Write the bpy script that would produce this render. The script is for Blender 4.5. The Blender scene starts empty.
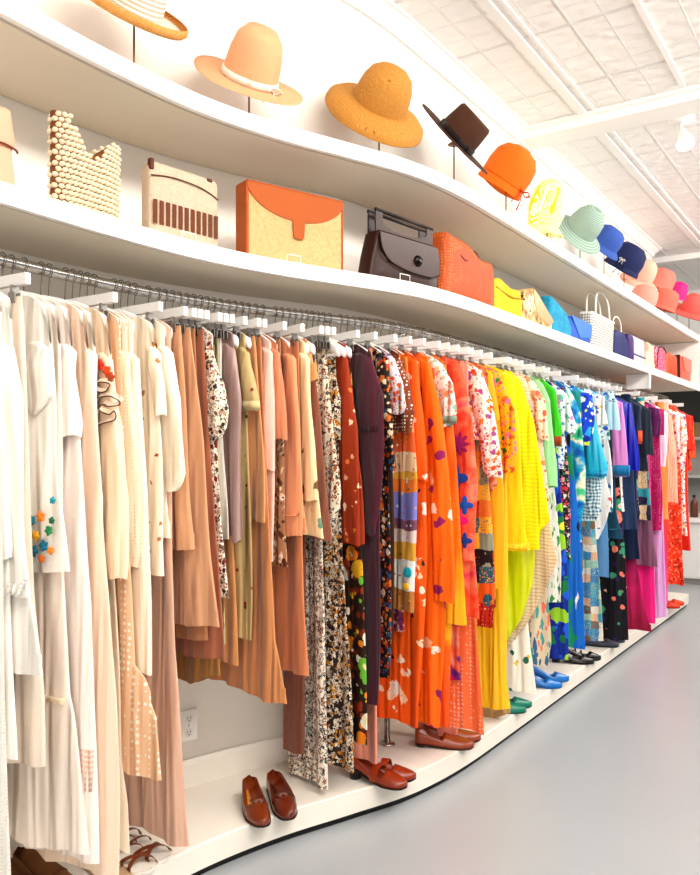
import bpy, math, random
from mathutils import Vector, Matrix
random.seed(7)
PI = math.pi
scene = bpy.context.scene
COL = scene.collection

# ------------------------------------------------------------------ camera
FPX, CX, HOR = 800.0, 350.0, 457.0
YAW = math.atan(537.0 / 800.0)
S, C = math.sin(YAW), math.cos(YAW)
EYE = 1.355
cam_d = bpy.data.cameras.new('camera')
cam = bpy.data.objects.new('camera', cam_d)
COL.objects.link(cam)
cam.location = (0, 0, EYE)
cam.rotation_euler = (PI / 2, 0, YAW)
cam_d.sensor_fit = 'VERTICAL'
cam_d.sensor_height = 36.0
cam_d.lens = FPX / 875 * 36
cam_d.shift_y = (HOR - 437.5) / 875
cam_d.clip_start = 0.05
scene.camera = cam

def ray(px, py):
    r = (px - CX) / FPX
    u = (HOR - py) / FPX
    return Vector((-S + C * r, C + S * r, u))

def project(p):
    fw = -S * p[0] + C * p[1]
    r = C * p[0] + S * p[1]
    return CX + FPX * r / fw, HOR - FPX * (p[2] - EYE) / fw

def on_plane(px, py, p0, n):
    d = ray(px, py)
    e = Vector((0, 0, EYE))
    k = (Vector(p0) - e).dot(n) / d.dot(n)
    return e + d * k

# ------------------------------------------------------------------ plan curve of the display unit (distance of its front edge)
TAB = [(-1.0, 1.80), (0.6, 1.81), (1.1, 1.83), (1.45, 1.845), (1.75, 1.84), (1.95, 1.815), (2.2, 1.75), (2.45, 1.655), (2.75, 1.55), (3.1, 1.503), (3.6, 1.495), (4.3, 1.495), (5.5, 1.495), (9.5, 1.495)]

def F(t):
    if t <= TAB[0][0]: return TAB[0][1]
    if t >= TAB[-1][0]: return TAB[-1][1]
    for i in range(len(TAB) - 1):
        if TAB[i][0] <= t <= TAB[i + 1][0]: break
    x0, y0 = TAB[i]; x1, y1 = TAB[i + 1]
    def sl(j):
        if j <= 0 or j >= len(TAB) - 1: return 0.0
        return (TAB[j + 1][1] - TAB[j - 1][1]) / (TAB[j + 1][0] - TAB[j - 1][0])
    h = x1 - x0; u = (t - x0) / h
    m0, m1 = sl(i) * h, sl(i + 1) * h
    return (2*u**3 - 3*u*u + 1) * y0 + (u**3 - 2*u*u + u) * m0 + (-2*u**3 + 3*u*u) * y1 + (u**3 - u*u) * m1

def frame(t, off=0.0):
    """point 'off' metres behind the front edge; U points to the aisle, V runs down the shop"""
    e = 0.01
    d = (F(t + e) - F(t - e)) / (2 * e)
    q = math.hypot(1, d)
    U = Vector((1 / q, d / q, 0)); V = Vector((-d / q, 1 / q, 0))
    return Vector((-F(t), t, 0)) - U * off, U, V

RAIL_OFF, RAIL_Z, DEPTH = 0.18, EYE + 0.54, 0.42
PLAT_Z = 0.112
LOW_B, LOW_T = EYE + 0.635, EYE + 0.688
UP_B, UP_T = EYE + 1.108, EYE + 1.163
CEIL = 3.40
Y0, Y1 = 0.35, 8.3

def solve_t(px, off, lo=0.7, hi=8.6):
    for _ in range(50):
        m = (lo + hi) / 2
        p, U, V = frame(m, off)
        if project(p)[0] < px: lo = m
        else: hi = m
    return (lo + hi) / 2

# ------------------------------------------------------------------ mesh builder
class MB:
    def __init__(s): s.v = []; s.f = []
    def add(s, vs, fs):
        o = len(s.v); s.v += [tuple(p) for p in vs]; s.f += [tuple(i + o for i in f) for f in fs]; return s
    def box(s, c, d, rz=0.0, m=None):
        x, y, z = d[0] / 2, d[1] / 2, d[2] / 2
        vs = [Vector(p) for p in ((-x,-y,-z),(x,-y,-z),(x,y,-z),(-x,y,-z),(-x,-y,z),(x,-y,z),(x,y,z),(-x,y,z))]
        R = m if m is not None else Matrix.Rotation(rz, 3, 'Z')
        vs = [R @ v + Vector(c) for v in vs]
        return s.add(vs, [(3,2,1,0),(4,5,6,7),(0,1,5,4),(1,2,6,5),(2,3,7,6),(3,0,4,7)])
    def loft(s, rings, cap0=False, cap1=False, closed=True):
        n = len(rings[0]); vs = [p for r in rings for p in r]; fs = []
        for j in range(len(rings) - 1):
            for i in range(n if closed else n - 1):
                k = (i + 1) % n
                fs.append((j*n + i, j*n + k, (j+1)*n + k, (j+1)*n + i))
        if cap0: fs.append(tuple(range(n - 1, -1, -1)))
        if cap1: fs.append(tuple((len(rings) - 1)*n + i for i in range(n)))
        return s.add(vs, fs)
    def tube(s, path, r, n=8, caps=True):
        P = [Vector(p) for p in path]; rings = []; up = None
        for i, p in enumerate(P):
            t = (P[min(i + 1, len(P) - 1)] - P[max(i - 1, 0)]).normalized()
            if up is None:
                up = Vector((0, 0, 1)) if abs(t.z) < .9 else Vector((1, 0, 0))
            a = t.cross(up).normalized(); b = a.cross(t).normalized(); up = b
            rr = r[i] if isinstance(r, (list, tuple)) else r
            rings.append([p + a * (rr * math.cos(2*PI*k/n)) + b * (rr * math.sin(2*PI*k/n)) for k in range(n)])
        return s.loft(rings, caps, caps)
    def lathe(s, prof, n=32, m=None, fn=None, cap0=False, cap1=False):
        rings = []
        for (r, z) in prof:
            ring = []
            for k in range(n):
                a = 2 * PI * k / n
                p = Vector((r * math.cos(a), r * math.sin(a), z))
                if fn: p = fn(p, a)
                ring.append(m @ p if m is not None else p)
            rings.append(ring)
        return s.loft(rings, cap0, cap1)
    def build(s, name, mat, parent=None, smooth=True, bevel=0, angle=None, **props):
        me = bpy.data.meshes.new(name)
        me.from_pydata(s.v, [], s.f); me.update()
        if mat: me.materials.append(mat)
        o = bpy.data.objects.new(name, me); COL.objects.link(o)
        if smooth:
            for p in me.polygons: p.use_smooth = True
        if bevel:
            b = o.modifiers.new('bevel', 'BEVEL'); b.width = bevel; b.segments = 2; b.limit_method = 'ANGLE'
        if parent: o.parent = parent
        for k, v in props.items(): o[k] = v
        return o

def empty(name, loc, rz=0.0, mat=None):
    o = bpy.data.objects.new(name, None); COL.objects.link(o)
    o.empty_display_size = 0.05
    if mat is not None: o.matrix_world = mat
    else: o.location = loc; o.rotation_euler = (0, 0, rz)
    return o

def tag(o, label, cat, group=None):
    o['label'] = label; o['category'] = cat
    if group: o['group'] = group
    return o

def struct(o): o['kind'] = 'structure'; return o

def copy_tree(o, parent=None):
    c = o.copy(); COL.objects.link(c)
    if parent: c.parent = parent
    for ch in list(o.children): copy_tree(ch, c)
    return c

# ------------------------------------------------------------------ materials
def lin(h, a=True):
    if isinstance(h, (tuple, list)): return (*h[:3], 1)
    h = h.lstrip('#'); o = []
    for i in (0, 2, 4):
        v = int(h[i:i+2], 16) / 255
        o.append(v / 12.92 if v <= .04045 else ((v + .055) / 1.055) ** 2.4)
    return (*o, 1)

class NT:
    def __init__(s, name):
        s.m = bpy.data.materials.new(name); s.m.use_nodes = True
        s.t = s.m.node_tree; s.b = s.t.nodes['Principled BSDF']
    def n(s, ty, **k):
        o = s.t.nodes.new(ty)
        for a, b in k.items():
            if a.startswith('i_'): s.set(o, a[2:], b)
            else: setattr(o, a, b)
        return o
    def set(s, o, key, val):
        sock = o.inputs[int(key)] if key.isdigit() else o.inputs[key.replace('_', ' ')]
        if isinstance(val, bpy.types.NodeSocket): s.t.links.new(val, sock)
        else: sock.default_value = val
    def math(s, op, a, b=0.0, c=None):
        o = s.n('ShaderNodeMath', operation=op); s.set(o, '0', a); s.set(o, '1', b)
        if c is not None: s.set(o, '2', c)
        return o.outputs[0]
    def mix(s, f, a, b):
        o = s.n('ShaderNodeMixRGB'); s.set(o, '0', f); s.set(o, '1', a); s.set(o, '2', b); return o.outputs[0]
    def ramp(s, f, stops, mode='CONSTANT'):
        o = s.n('ShaderNodeValToRGB'); r = o.color_ramp; r.interpolation = mode
        while len(r.elements) < len(stops): r.elements.new(0.5)
        for e, (p, c) in zip(r.elements, stops): e.position = p; e.color = c
        s.set(o, '0', f); return o.outputs[0]
    def vec(s, distort=0.0, dscale=8.0, stretch=None):
        tc = s.n('ShaderNodeTexCoord').outputs['Object']
        if stretch:
            mp = s.n('ShaderNodeMapping'); s.set(mp, 'Vector', tc); mp.inputs['Scale'].default_value = stretch; tc = mp.outputs[0]
        if distort:
            nz = s.n('ShaderNodeTexNoise'); s.set(nz, 'Vector', tc); nz.inputs['Scale'].default_value = dscale
            sub = s.n('ShaderNodeVectorMath', operation='MULTIPLY_ADD')
            s.set(sub, '0', nz.outputs['Color']); sub.inputs[1].default_value = (distort,)*3; s.set(sub, '2', tc)
            tc = sub.outputs[0]
        return tc

_mc = {}
DEEP = 1.0          # dyed cloth and leather are a little deeper than the room's paint
def col_(c):
    l = lin(c); return (l[0] ** DEEP, l[1] ** DEEP, l[2] ** DEEP, 1)
def solid(col, rough=.75, metal=0.0, bump=0.0, bscale=120, vary=.06, spec=.3, sheen=0.0, stretch=None):
    key = ('solid', str(col), rough, metal, bump, bscale, vary, sheen, str(stretch))
    if key in _mc: return _mc[key]
    t = NT('plain'); c = col_(col)
    b = t.b
    b.inputs['Roughness'].default_value = rough; b.inputs['Metallic'].default_value = metal
    b.inputs['Specular IOR Level'].default_value = spec
    if sheen: b.inputs['Sheen Weight'].default_value = sheen
    v = t.vec(stretch=stretch)
    nz = t.n('ShaderNodeTexNoise'); t.set(nz, 'Vector', v); nz.inputs['Scale'].default_value = bscale * .15
    d = tuple(x * (1 - vary) for x in c[:3]) + (1,)
    t.set(b, 'Base_Color', t.mix(nz.outputs['Fac'], c, d))
    if bump:
        n2 = t.n('ShaderNodeTexNoise'); t.set(n2, 'Vector', v); n2.inputs['Scale'].default_value = bscale
        bp = t.n('ShaderNodeBump'); bp.inputs['Strength'].default_value = bump; bp.inputs['Distance'].default_value = .004
        t.set(bp, 'Height', n2.outputs['Fac']); t.set(b, 'Normal', bp.outputs[0])
    _mc[key] = t.m; return t.m

def cramp(cols):
    return [(i / len(cols), col_(c)) for i, c in enumerate(cols)]

def pattern(kind, base, cols=(), scale=25, thr=.35, distort=.03, rough=.75, centre=None, leaf=None, stretch=None, bump=.15):
    key = (kind, str(base), tuple(cols), scale, thr, distort, centre, leaf, str(stretch))
    if key in _mc: return _mc[key]
    t = NT(kind + '_print'); b = t.b; b.inputs['Roughness'].default_value = rough
    b.inputs['Specular IOR Level'].default_value = .25
    if kind == 'leaves': stretch = (1.5, 1.0, .5); distort = .09
    v = t.vec(distort, 14, stretch)
    out = None
    if kind in ('floral', 'dots', 'stars', 'micro', 'leaves'):
        vo = t.n('ShaderNodeTexVoronoi'); t.set(vo, 'Vector', v); vo.inputs['Scale'].default_value = scale
        if kind == 'stars': vo.distance = 'MINKOWSKI'; vo.inputs['Exponent'].default_value = .55; vo.inputs['Randomness'].default_value = .6
        if kind == 'dots': vo.inputs['Randomness'].default_value = .25
        if kind == 'leaves': vo.distance = 'MINKOWSKI'; vo.inputs['Exponent'].default_value = .9
        sep = t.n('ShaderNodeSeparateColor'); t.set(sep, 'Color', vo.outputs['Color'])
        pick = t.ramp(sep.outputs[0], cramp(cols))
        if kind == 'micro':
            m1 = t.math('GREATER_THAN', sep.outputs[1], thr)
            out = t.mix(m1, col_(base), pick)
            n3 = t.n('ShaderNodeTexNoise'); t.set(n3, 'Vector', v); n3.inputs['Scale'].default_value = scale * 2.2
            out = t.mix(t.math('GREATER_THAN', n3.outputs['Fac'], .54), out, col_(base))
        else:
            # petals: the threshold wobbles round the centre so the blobs read as blossoms
            nz = t.n('ShaderNodeTexNoise'); t.set(nz, 'Vector', v); nz.inputs['Scale'].default_value = scale * 3
            dd = t.math('ADD', vo.outputs['Distance'], t.math('MULTIPLY', t.math('SUBTRACT', nz.outputs['Fac'], .5), .5 if kind == 'floral' else 0.0))
            m1 = t.math('LESS_THAN', dd, thr + (.16 if kind == 'leaves' else 0))
            bs = col_(base)
            if leaf:
                v2 = t.n('ShaderNodeTexVoronoi'); t.set(v2, 'Vector', v); v2.inputs['Scale'].default_value = scale * 1.9
                bs = t.mix(t.math('LESS_THAN', v2.outputs['Distance'], .3), bs, col_(leaf))
            if kind == 'floral' and thr >= .35:
                v3 = t.n('ShaderNodeTexVoronoi'); t.set(v3, 'Vector', v); v3.inputs['Scale'].default_value = scale * 2.3
                s3 = t.n('ShaderNodeSeparateColor'); t.set(s3, 'Color', v3.outputs['Color'])
                keep = t.math('MULTIPLY', t.math('LESS_THAN', v3.outputs['Distance'], .42), t.math('GREATER_THAN', s3.outputs[1], .35))
                bs = t.mix(keep, bs, t.ramp(s3.outputs[0], cramp(list(cols)[::-1])))
            out = t.mix(m1, bs, pick)
            if centre: out = t.mix(t.math('LESS_THAN', dd, thr * .38), out, col_(centre))
    elif kind == 'blotch':
        nz = t.n('ShaderNodeTexNoise'); t.set(nz, 'Vector', v); nz.inputs['Scale'].default_value = scale; nz.inputs['Detail'].default_value = 3
        f = t.math('MULTIPLY_ADD', nz.outputs['Fac'], 2.4, -.7)
        cs = [base] + list(cols)
        out = t.ramp(f, [((i + .5) / len(cs), col_(c)) for i, c in enumerate(cs)], 'EASE')
    elif kind in ('stripes', 'hstripes', 'plaid', 'bands', 'ombre'):
        sp = t.n('ShaderNodeSeparateXYZ'); t.set(sp, 'Vector', v)
        cs = [base] + list(cols)
        diag = t.math('ADD', sp.outputs[0], sp.outputs[1])
        def st(sock, k):
            fr = t.math('FRACT', t.math('MULTIPLY', sock, k)); return fr
        if kind == 'stripes': out = t.ramp(st(diag, scale), cramp(cs))
        elif kind == 'hstripes': out = t.ramp(st(sp.outputs[2], scale), cramp(cs))
        elif kind == 'plaid':
            a = t.ramp(st(sp.outputs[2], scale), cramp(cs)); a2 = t.ramp(st(diag, scale), cramp(cs)); out = t.mix(.5, a, a2)
        else:   # bands running down the length, z from 0 to -1.6 in local space
            f = t.math('MULTIPLY', sp.outputs[2], -1 / 1.75)
            nz = t.n('ShaderNodeTexNoise'); t.set(nz, 'Vector', v); nz.inputs['Scale'].default_value = 12
            if kind == 'ombre':
                f = t.math('ADD', f, t.math('MULTIPLY', t.math('SUBTRACT', nz.outputs['Fac'], .5), .12))
            out = t.ramp(f, [(p, col_(c)) for p, c in cs_pos(cs)], 'LINEAR' if kind == 'ombre' else 'CONSTANT')
            if kind == 'bands':
                vo = t.n('ShaderNodeTexVoronoi'); t.set(vo, 'Vector', v); vo.inputs['Scale'].default_value = scale
                sep = t.n('ShaderNodeSeparateColor'); t.set(sep, 'Color', vo.outputs['Color'])
                out = t.mix(t.math('MULTIPLY', t.math('LESS_THAN', vo.outputs['Distance'], thr), .75), out, t.ramp(sep.outputs[0], cramp(['#ffffff', '#c8481c', '#2a1a12', '#f2b632'])))
    elif kind == 'patch':
        sn = t.n('ShaderNodeVectorMath', operation='SNAP'); t.set(sn, '0', v); sn.inputs[1].default_value = (1 / scale, 5.0, 1 / scale)
        wn = t.n('ShaderNodeTexWhiteNoise'); t.set(wn, 'Vector', sn.outputs[0])
        a = t.ramp(wn.outputs['Value'], cramp([base] + list(cols)))
        s2 = t.n('ShaderNodeSeparateColor'); t.set(s2, 'Color', wn.outputs['Color'])
        bb = t.ramp(s2.outputs[1], cramp(list(cols)[::-1] + [base]))
        vo = t.n('ShaderNodeTexVoronoi'); t.set(vo, 'Vector', v); vo.inputs['Scale'].default_value = scale * 7
        out = t.mix(t.math('LESS_THAN', vo.outputs['Distance'], thr), a, bb)
    elif kind == 'weave':
        br = t.n('ShaderNodeTexBrick'); sp = t.n('ShaderNodeSeparateXYZ'); t.set(sp, 'Vector', v); cb = t.n('ShaderNodeCombineXYZ')
        t.set(cb, '0', t.math('ADD', sp.outputs[1], sp.outputs[0])); t.set(cb, '1', t.math('ADD', sp.outputs[2], t.math('MULTIPLY', t.math('PINGPONG', sp.outputs[1], .02), .8)))
        t.set(br, 'Vector', cb.outputs[0]); br.inputs['Scale'].default_value = scale
        br.inputs['Color1'].default_value = col_(base); br.inputs['Color2'].default_value = col_(cols[0]); br.inputs['Mortar'].default_value = col_(cols[-1])
        br.inputs['Mortar Size'].default_value = .04; br.inputs['Brick Width'].default_value = .6; br.inputs['Row Height'].default_value = .5
        out = br.outputs['Color']
    t.set(b, 'Base_Color', out)
    if bump:
        n2 = t.n('ShaderNodeTexNoise'); n2.inputs['Scale'].default_value = 150
        bp = t.n('ShaderNodeBump'); bp.inputs['Strength'].default_value = bump; bp.inputs['Distance'].default_value = .003
        t.set(bp, 'Height', n2.outputs['Fac']); t.set(b, 'Normal', bp.outputs[0])
    _mc[key] = t.m; return t.m

def cs_pos(cs):
    """colours may be given as 'pos:hex'"""
    o = []
    for i, c in enumerate(cs):
        if ':' in c: p, c = c.split(':'); o.append((float(p), c))
        else: o.append((i / len(cs), c))
    return o

def wrinkle(mat, strength=.9):
    """soft vertical drape creases in the surface relief"""
    if mat.get('wr'): return mat
    mat['wr'] = 1
    nt = mat.node_tree; b = nt.nodes['Principled BSDF']
    tc = nt.nodes.new('ShaderNodeTexCoord'); mp = nt.nodes.new('ShaderNodeMapping'); mp.inputs['Scale'].default_value = (17, 17, 1.5)
    nz = nt.nodes.new('ShaderNodeTexNoise'); nz.inputs['Scale'].default_value = 1.0; nz.inputs['Detail'].default_value = 1.2; nz.inputs['Distortion'].default_value = .6
    bp = nt.nodes.new('ShaderNodeBump'); bp.inputs['Strength'].default_value = strength; bp.inputs['Distance'].default_value = .045
    L = nt.links
    L.new(tc.outputs['Object'], mp.inputs[0]); L.new(mp.outputs[0], nz.inputs['Vector']); L.new(nz.outputs['Fac'], bp.inputs['Height'])
    if b.inputs['Normal'].links:
        src = b.inputs['Normal'].links[0].from_socket; L.new(src, bp.inputs['Normal'])
    L.new(bp.outputs[0], b.inputs['Normal'])
    return mat

def fabric(spec):
    return wrinkle(fabric0(spec))

def fabric0(spec):
    if isinstance(spec, str): return solid(spec, .85, bump=.25, bscale=220, vary=.05, spec=.15, sheen=.15)
    k = spec[0]
    if k == 'satin': return solid(spec[1], .38, bump=.1, bscale=60, vary=.08, spec=.5)
    if k == 'lace': return pattern('dots', spec[1], [spec[2]], spec[3] if len(spec) > 3 else 90, .32, 0.0, bump=.6)
    kw = dict(spec[3]) if len(spec) > 3 else {}
    return pattern(k, spec[1], list(spec[2]), **kw)
# ================================================================== SETTING
M_WHITE = solid('#f4efe8', .55, vary=.02)
M_WALL = solid('#f7f0e6', .8, bump=.05, bscale=60, vary=.015)
M_TRIM = solid('#f6f3ee', .5, vary=.01)
M_CHROME = solid('#c9c6c2', .22, 1.0, vary=.05)
M_BLACK = solid('#141414', .6)
M_DARKMETAL = solid('#3a352f', .35, .9)
M_BRASSROD = solid('#7a5638', .4, .6)

def floor_mat():
    t = NT('grey epoxy floor'); b = t.b
    v = t.vec()
    nz = t.n('ShaderNodeTexNoise'); t.set(nz, 'Vector', v); nz.inputs['Scale'].default_value = 1.3; nz.inputs['Detail'].default_value = 5
    t.set(b, 'Base_Color', t.ramp(nz.outputs['Fac'], [(.0, lin('#9b9fa3')), (1.0, lin('#a5a7a9'))], 'LINEAR'))
    t.set(b, 'Roughness', t.math('MULTIPLY_ADD', nz.outputs['Fac'], .02, .30))
    b.inputs['Specular IOR Level'].default_value = .5
    return t.m

def ceiling_mat():
    t = NT('pressed tin ceiling'); b = t.b
    b.inputs['Base Color'].default_value = lin('#f6f3ee'); b.inputs['Roughness'].default_value = .5
    v = t.vec(.0)
    br = t.n('ShaderNodeTexBrick'); t.set(br, 'Vector', v); br.offset = 0; br.inputs['Scale'].default_value = 1
    br.inputs['Brick Width'].default_value = .62; br.inputs['Row Height'].default_value = .62
    br.inputs['Mortar Size'].default_value = .014; br.inputs['Mortar Smooth'].default_value = .6
    b2 = t.n('ShaderNodeTexBrick'); t.set(b2, 'Vector', v); b2.offset = 0; b2.inputs['Scale'].default_value = 1
    b2.inputs['Brick Width'].default_value = .155; b2.inputs['Row Height'].default_value = .155
    b2.inputs['Mortar Size'].default_value = .006; b2.inputs['Mortar Smooth'].default_value = .8
    vo = t.n('ShaderNodeTexVoronoi', feature='SMOOTH_F1'); t.set(vo, 'Vector', t.vec(.05, 9)); vo.inputs['Scale'].default_value = 14
    wv = t.n('ShaderNodeTexWave', wave_type='RINGS'); t.set(wv, 'Vector', t.vec(.12, 6)); wv.inputs['Scale'].default_value = 4; wv.inputs['Distortion'].default_value = 5
    h = t.math('ADD', t.math('MULTIPLY', br.outputs['Fac'], 2.2), t.math('MULTIPLY', b2.outputs['Fac'], .5))
    h = t.math('ADD', h, t.math('MULTIPLY', vo.outputs['Distance'], 1.0))
    h = t.math('ADD', h, t.math('MULTIPLY', wv.outputs['Fac'], .5))
    bp = t.n('ShaderNodeBump'); bp.inputs['Strength'].default_value = .6; bp.inputs['Distance'].default_value = .02
    t.set(bp, 'Height', h); t.set(b, 'Normal', bp.outputs[0])
    return t.m

m = MB().box((2.0, 5.0, -.05), (12, 16, .1))
struct(m.build('floor', floor_mat(), smooth=False))
m = MB().box((2.0, 5.0, CEIL + .05), (12, 16, .1))
struct(m.build('ceiling', ceiling_mat(), smooth=False))

def sweep(mb, prof, y0, y1, n):
    """profile (off, z) swept along the curved plan"""
    rings = []
    for i in range(n + 1):
        t = y0 + (y1 - y0) * i / n
        ring = []
        for (off, z) in prof:
            p, U, V = frame(t, off); ring.append((p.x, p.y, z))
        rings.append(ring)
    mb.loft(rings, True, True); return mb

# curved wall behind the unit
m = sweep(MB(), [(DEPTH, 0), (DEPTH, CEIL), (DEPTH + .14, CEIL), (DEPTH + .14, 0)], Y0 - .9, 8.2, 150)
struct(m.build('wall_left', M_WALL, smooth=True, angle=30))
# crown moulding
m = sweep(MB(), [(DEPTH - .001, CEIL - .001), (DEPTH - .001, CEIL - .075), (DEPTH - .012, CEIL - .075), (DEPTH - .018, CEIL - .05), (DEPTH - .05, CEIL - .03), (DEPTH - .07, CEIL - .016), (DEPTH - .085, CEIL - .016), (DEPTH - .085, CEIL - .001)], Y0 - .9, 8.2, 120)
struct(m.build('trim_1', M_TRIM, smooth=False))
# inner ceiling bead parallel to the wall
m = MB().box((-1.495 + .0, 4.2, CEIL - .008), (.05, 8.4, .016)); m.box((-1.43, 4.2, CEIL - .005), (.02, 8.4, .01))
struct(m.build('trim_2', M_TRIM, smooth=False, bevel=.003))
for i, (x, w) in enumerate([(-.93, .03), (-.55, .09), (-.28, .03), (.35, .09)]):
    m = MB().box((x, 2.3, CEIL - .006), (w, 4.7, .012))
    if w > .05:
        m.box((x, 2.3, CEIL - .01), (.03, 4.7, .02)); 
    struct(m.build('trim_%d' % (3 + i), M_TRIM, smooth=False, bevel=.003))
# header beam across the ceiling
m = MB().box((1.9, 4.83, CEIL - .035), (7.6, .20, .07)); m.box((1.9, 4.73, CEIL - .012), (7.6, .06, .024))
struct(m.build('trim_7', M_TRIM, smooth=False, bevel=.005))
m = MB().box((1.9, 8.6, CEIL - .03), (9.6, .10, .06))
struct(m.build('trim_8', M_TRIM, smooth=False, bevel=.005))
# the far part of the shop, lower soffit and back wall
m = MB().box((1.0, 10.6, 3.02), (10.5, .25, .76))
struct(m.build('trim_9', M_TRIM, smooth=False))
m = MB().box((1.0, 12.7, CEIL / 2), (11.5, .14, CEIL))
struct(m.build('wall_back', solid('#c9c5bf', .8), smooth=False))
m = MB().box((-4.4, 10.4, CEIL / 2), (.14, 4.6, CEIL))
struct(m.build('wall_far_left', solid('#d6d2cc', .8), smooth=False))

# baseboard on the wall above the platform
m = sweep(MB(), [(DEPTH - .001, PLAT_Z), (DEPTH - .001, PLAT_Z + .10), (DEPTH - .009, PLAT_Z + .096), (DEPTH - .013, PLAT_Z + .082), (DEPTH - .015, PLAT_Z)], Y0, Y1, 100)
struct(m.build('baseboard_left', solid('#e9e0d3', .6, vary=.02), smooth=False))

# ------------------------------------------------------------------ shelves, platform
def shelf(name, zb, zt, label):
    root = empty(name, (-1.7, 3, zb))
    def L(prof, nm, mat, y0=Y0, y1=Y1, n=150):
        mb = sweep(MB(), [(o, z - zb) for o, z in prof], y0, y1, n)
        mb.v = [(x + 1.7, y - 3, z) for x, y, z in mb.v]
        return mb.build(nm, mat, root, smooth=False)
    L([(.018, zb + .014), (.018, zt - .012), (DEPTH - .001, zt - .012), (DEPTH - .001, zb + .014)], 'board', M_WHITE)
    L([(0, zb), (0, zt), (DEPTH - .002, zt), (DEPTH - .002, zt - .0115), (.0175, zt - .0115), (.0175, zb)], 'front_edge', M_WHITE)
    L([(.045, zb + .006), (.045, zb + .0135), (DEPTH - .002, zb + .0135), (DEPTH - .002, zb + .006)], 'underside_panel', solid('#ddd0bb', .6, vary=.02))  # beige puts the warm shade under the shelf into the colour
    return tag(root, label, 'shelf')
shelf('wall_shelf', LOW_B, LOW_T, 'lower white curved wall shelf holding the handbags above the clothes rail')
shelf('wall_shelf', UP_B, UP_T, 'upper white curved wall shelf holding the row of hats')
# end panel joining the two shelves
p, U, V = frame(Y1 - .02, DEPTH / 2)
m = MB().box((p.x, p.y, (LOW_T + UP_B) / 2), (DEPTH - .012, .035, UP_B - LOW_T))
tag(m.build('end_panel', M_WHITE, smooth=False, bevel=.002), 'white upright end panel between the two wall shelves at their far end', 'panel')

plat = empty('display_platform', (-1.7, 4, 0))
def PL(prof, nm, mat, y0=.5, y1=7.75):
    mb = sweep(MB(), prof, y0, y1, 150); mb.v = [(x + 1.7, y - 4, z) for x, y, z in mb.v]
    return mb.build(nm, mat, plat, smooth=False)
PL([(0, .030), (0, PLAT_Z - .004), (.004, PLAT_Z), (DEPTH - .001, PLAT_Z), (DEPTH - .001, .030)], 'slab', solid('#ebe2d5', .5, vary=.04, bump=.04, bscale=30))
PL([(.022, 0.0), (.022, .030), (DEPTH - .001, .030), (DEPTH - .001, 0.0)], 'plinth', M_BLACK)
tag(plat, 'low white curved platform with dark recessed base under the clothes', 'platform')

# ------------------------------------------------------------------ rail, posts
m = MB(); path = []
for i in range(141):
    t = .62 + (7.72 - .62) * i / 140
    p, U, V = frame(t, RAIL_OFF); path.append((p.x, p.y, RAIL_Z))
m.tube(path, .0165, 14)
rail = empty('clothes_rail', path[0])
rl = m.build('tube', M_CHROME); rl.parent = rail; rl.matrix_parent_inverse = Matrix.Translation(-Vector(path[0]))
for t in (1.30, 2.93, 4.7, 6.3, 7.6):
    p, U, V = frame(t, RAIL_OFF)
    q = p - U * .10
    mb = MB().tube([(q.x, q.y, PLAT_Z + .001), (q.x, q.y, RAIL_Z - .035)], .013, 12)
    mb.tube([(q.x, q.y, RAIL_Z - .03), (q.x, q.y, RAIL_Z - .022), (p.x, p.y, RAIL_Z - .018)], .008, 8)
    mb.lathe([(.0, .008), (.032, .008), (.036, 0), (.0, 0)], 20, Matrix.Translation((q.x, q.y, PLAT_Z + .0005)))
    po = mb.build('post', M_CHROME); po.parent = rail; po.matrix_parent_inverse = Matrix.Translation(-Vector(path[0]))
tag(rail, 'long chrome clothes rail on slim posts carrying all the hangers', 'clothes rail')

# outlet on the wall
p, U, V = frame(2.13, DEPTH)
pp = on_plane(188, 725, p, U)
root = empty('wall_outlet', pp, math.atan2(U.y, U.x))
b = MB().box((.003, 0, 0), (.006, .074, .118)); b.build('cover_plate', solid('#f1ece4', .4), root, smooth=False, bevel=.002)
for s in (.026, -.026):
    b = MB().lathe([(.0, .002), (.0155, .002), (.017, 0)], 20, Matrix.Translation((.006, 0, s)) @ Matrix.Rotation(PI/2, 4, 'Y'))
    r = b.build('receptacle', solid('#e9e3da', .35), root)
    b = MB().box((.0085, -.006, s + .003), (.001, .002, .008)).box((.0085, .006, s + .003), (.001, .002, .007)).box((.0085, 0, s - .008), (.001, .004, .004))
    k = b.build('slots', M_BLACK, r, smooth=False)
b = MB().lathe([(.0, .0015), (.003, .001), (.0035, 0)], 10, Matrix.Translation((.006, 0, 0)) @ Matrix.Rotation(PI/2, 4, 'Y')); b.build('screw', M_CHROME, root)
tag(root, 'white double power outlet on the wall behind the hanging clothes', 'power outlet')

# spot lamp on the ceiling
d = ray(681, 118); k = (CEIL - EYE) / d.z; sp = Vector((0, 0, EYE)) + d * k
root = empty('ceiling_spotlight', sp)
MB().lathe([(0, 0), (.075, 0), (.078, -.006), (.07, -.02), (.03, -.028), (0, -.028)], 28).build('canopy', M_TRIM, root)
MB().tube([(0, 0, -.02), (0, 0, -.075), (.006, -.004, -.095)], .012, 10).build('stem', M_TRIM, root)
R = Matrix.Translation((.01, -.008, -.10)) @ Matrix.Rotation(math.radians(152), 4, 'X') @ Matrix.Rotation(math.radians(14), 4, 'Y')
hd = MB().lathe([(.0, -.03), (.018, -.03), (.026, -.02), (.034, .02), (.052, .075), (.054, .10), (.048, .10), (.044, .085)], 26, R).build('lamp_head', M_TRIM, root)
t = NT('lamp glow'); t.b.inputs['Emission Color'].default_value = (1, .96, .9, 1); t.b.inputs['Emission Strength'].default_value = 2.5
MB().lathe([(.0, .092), (.03, .09), (.046, .084)], 26, R).build('bulb', t.m, hd)
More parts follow.
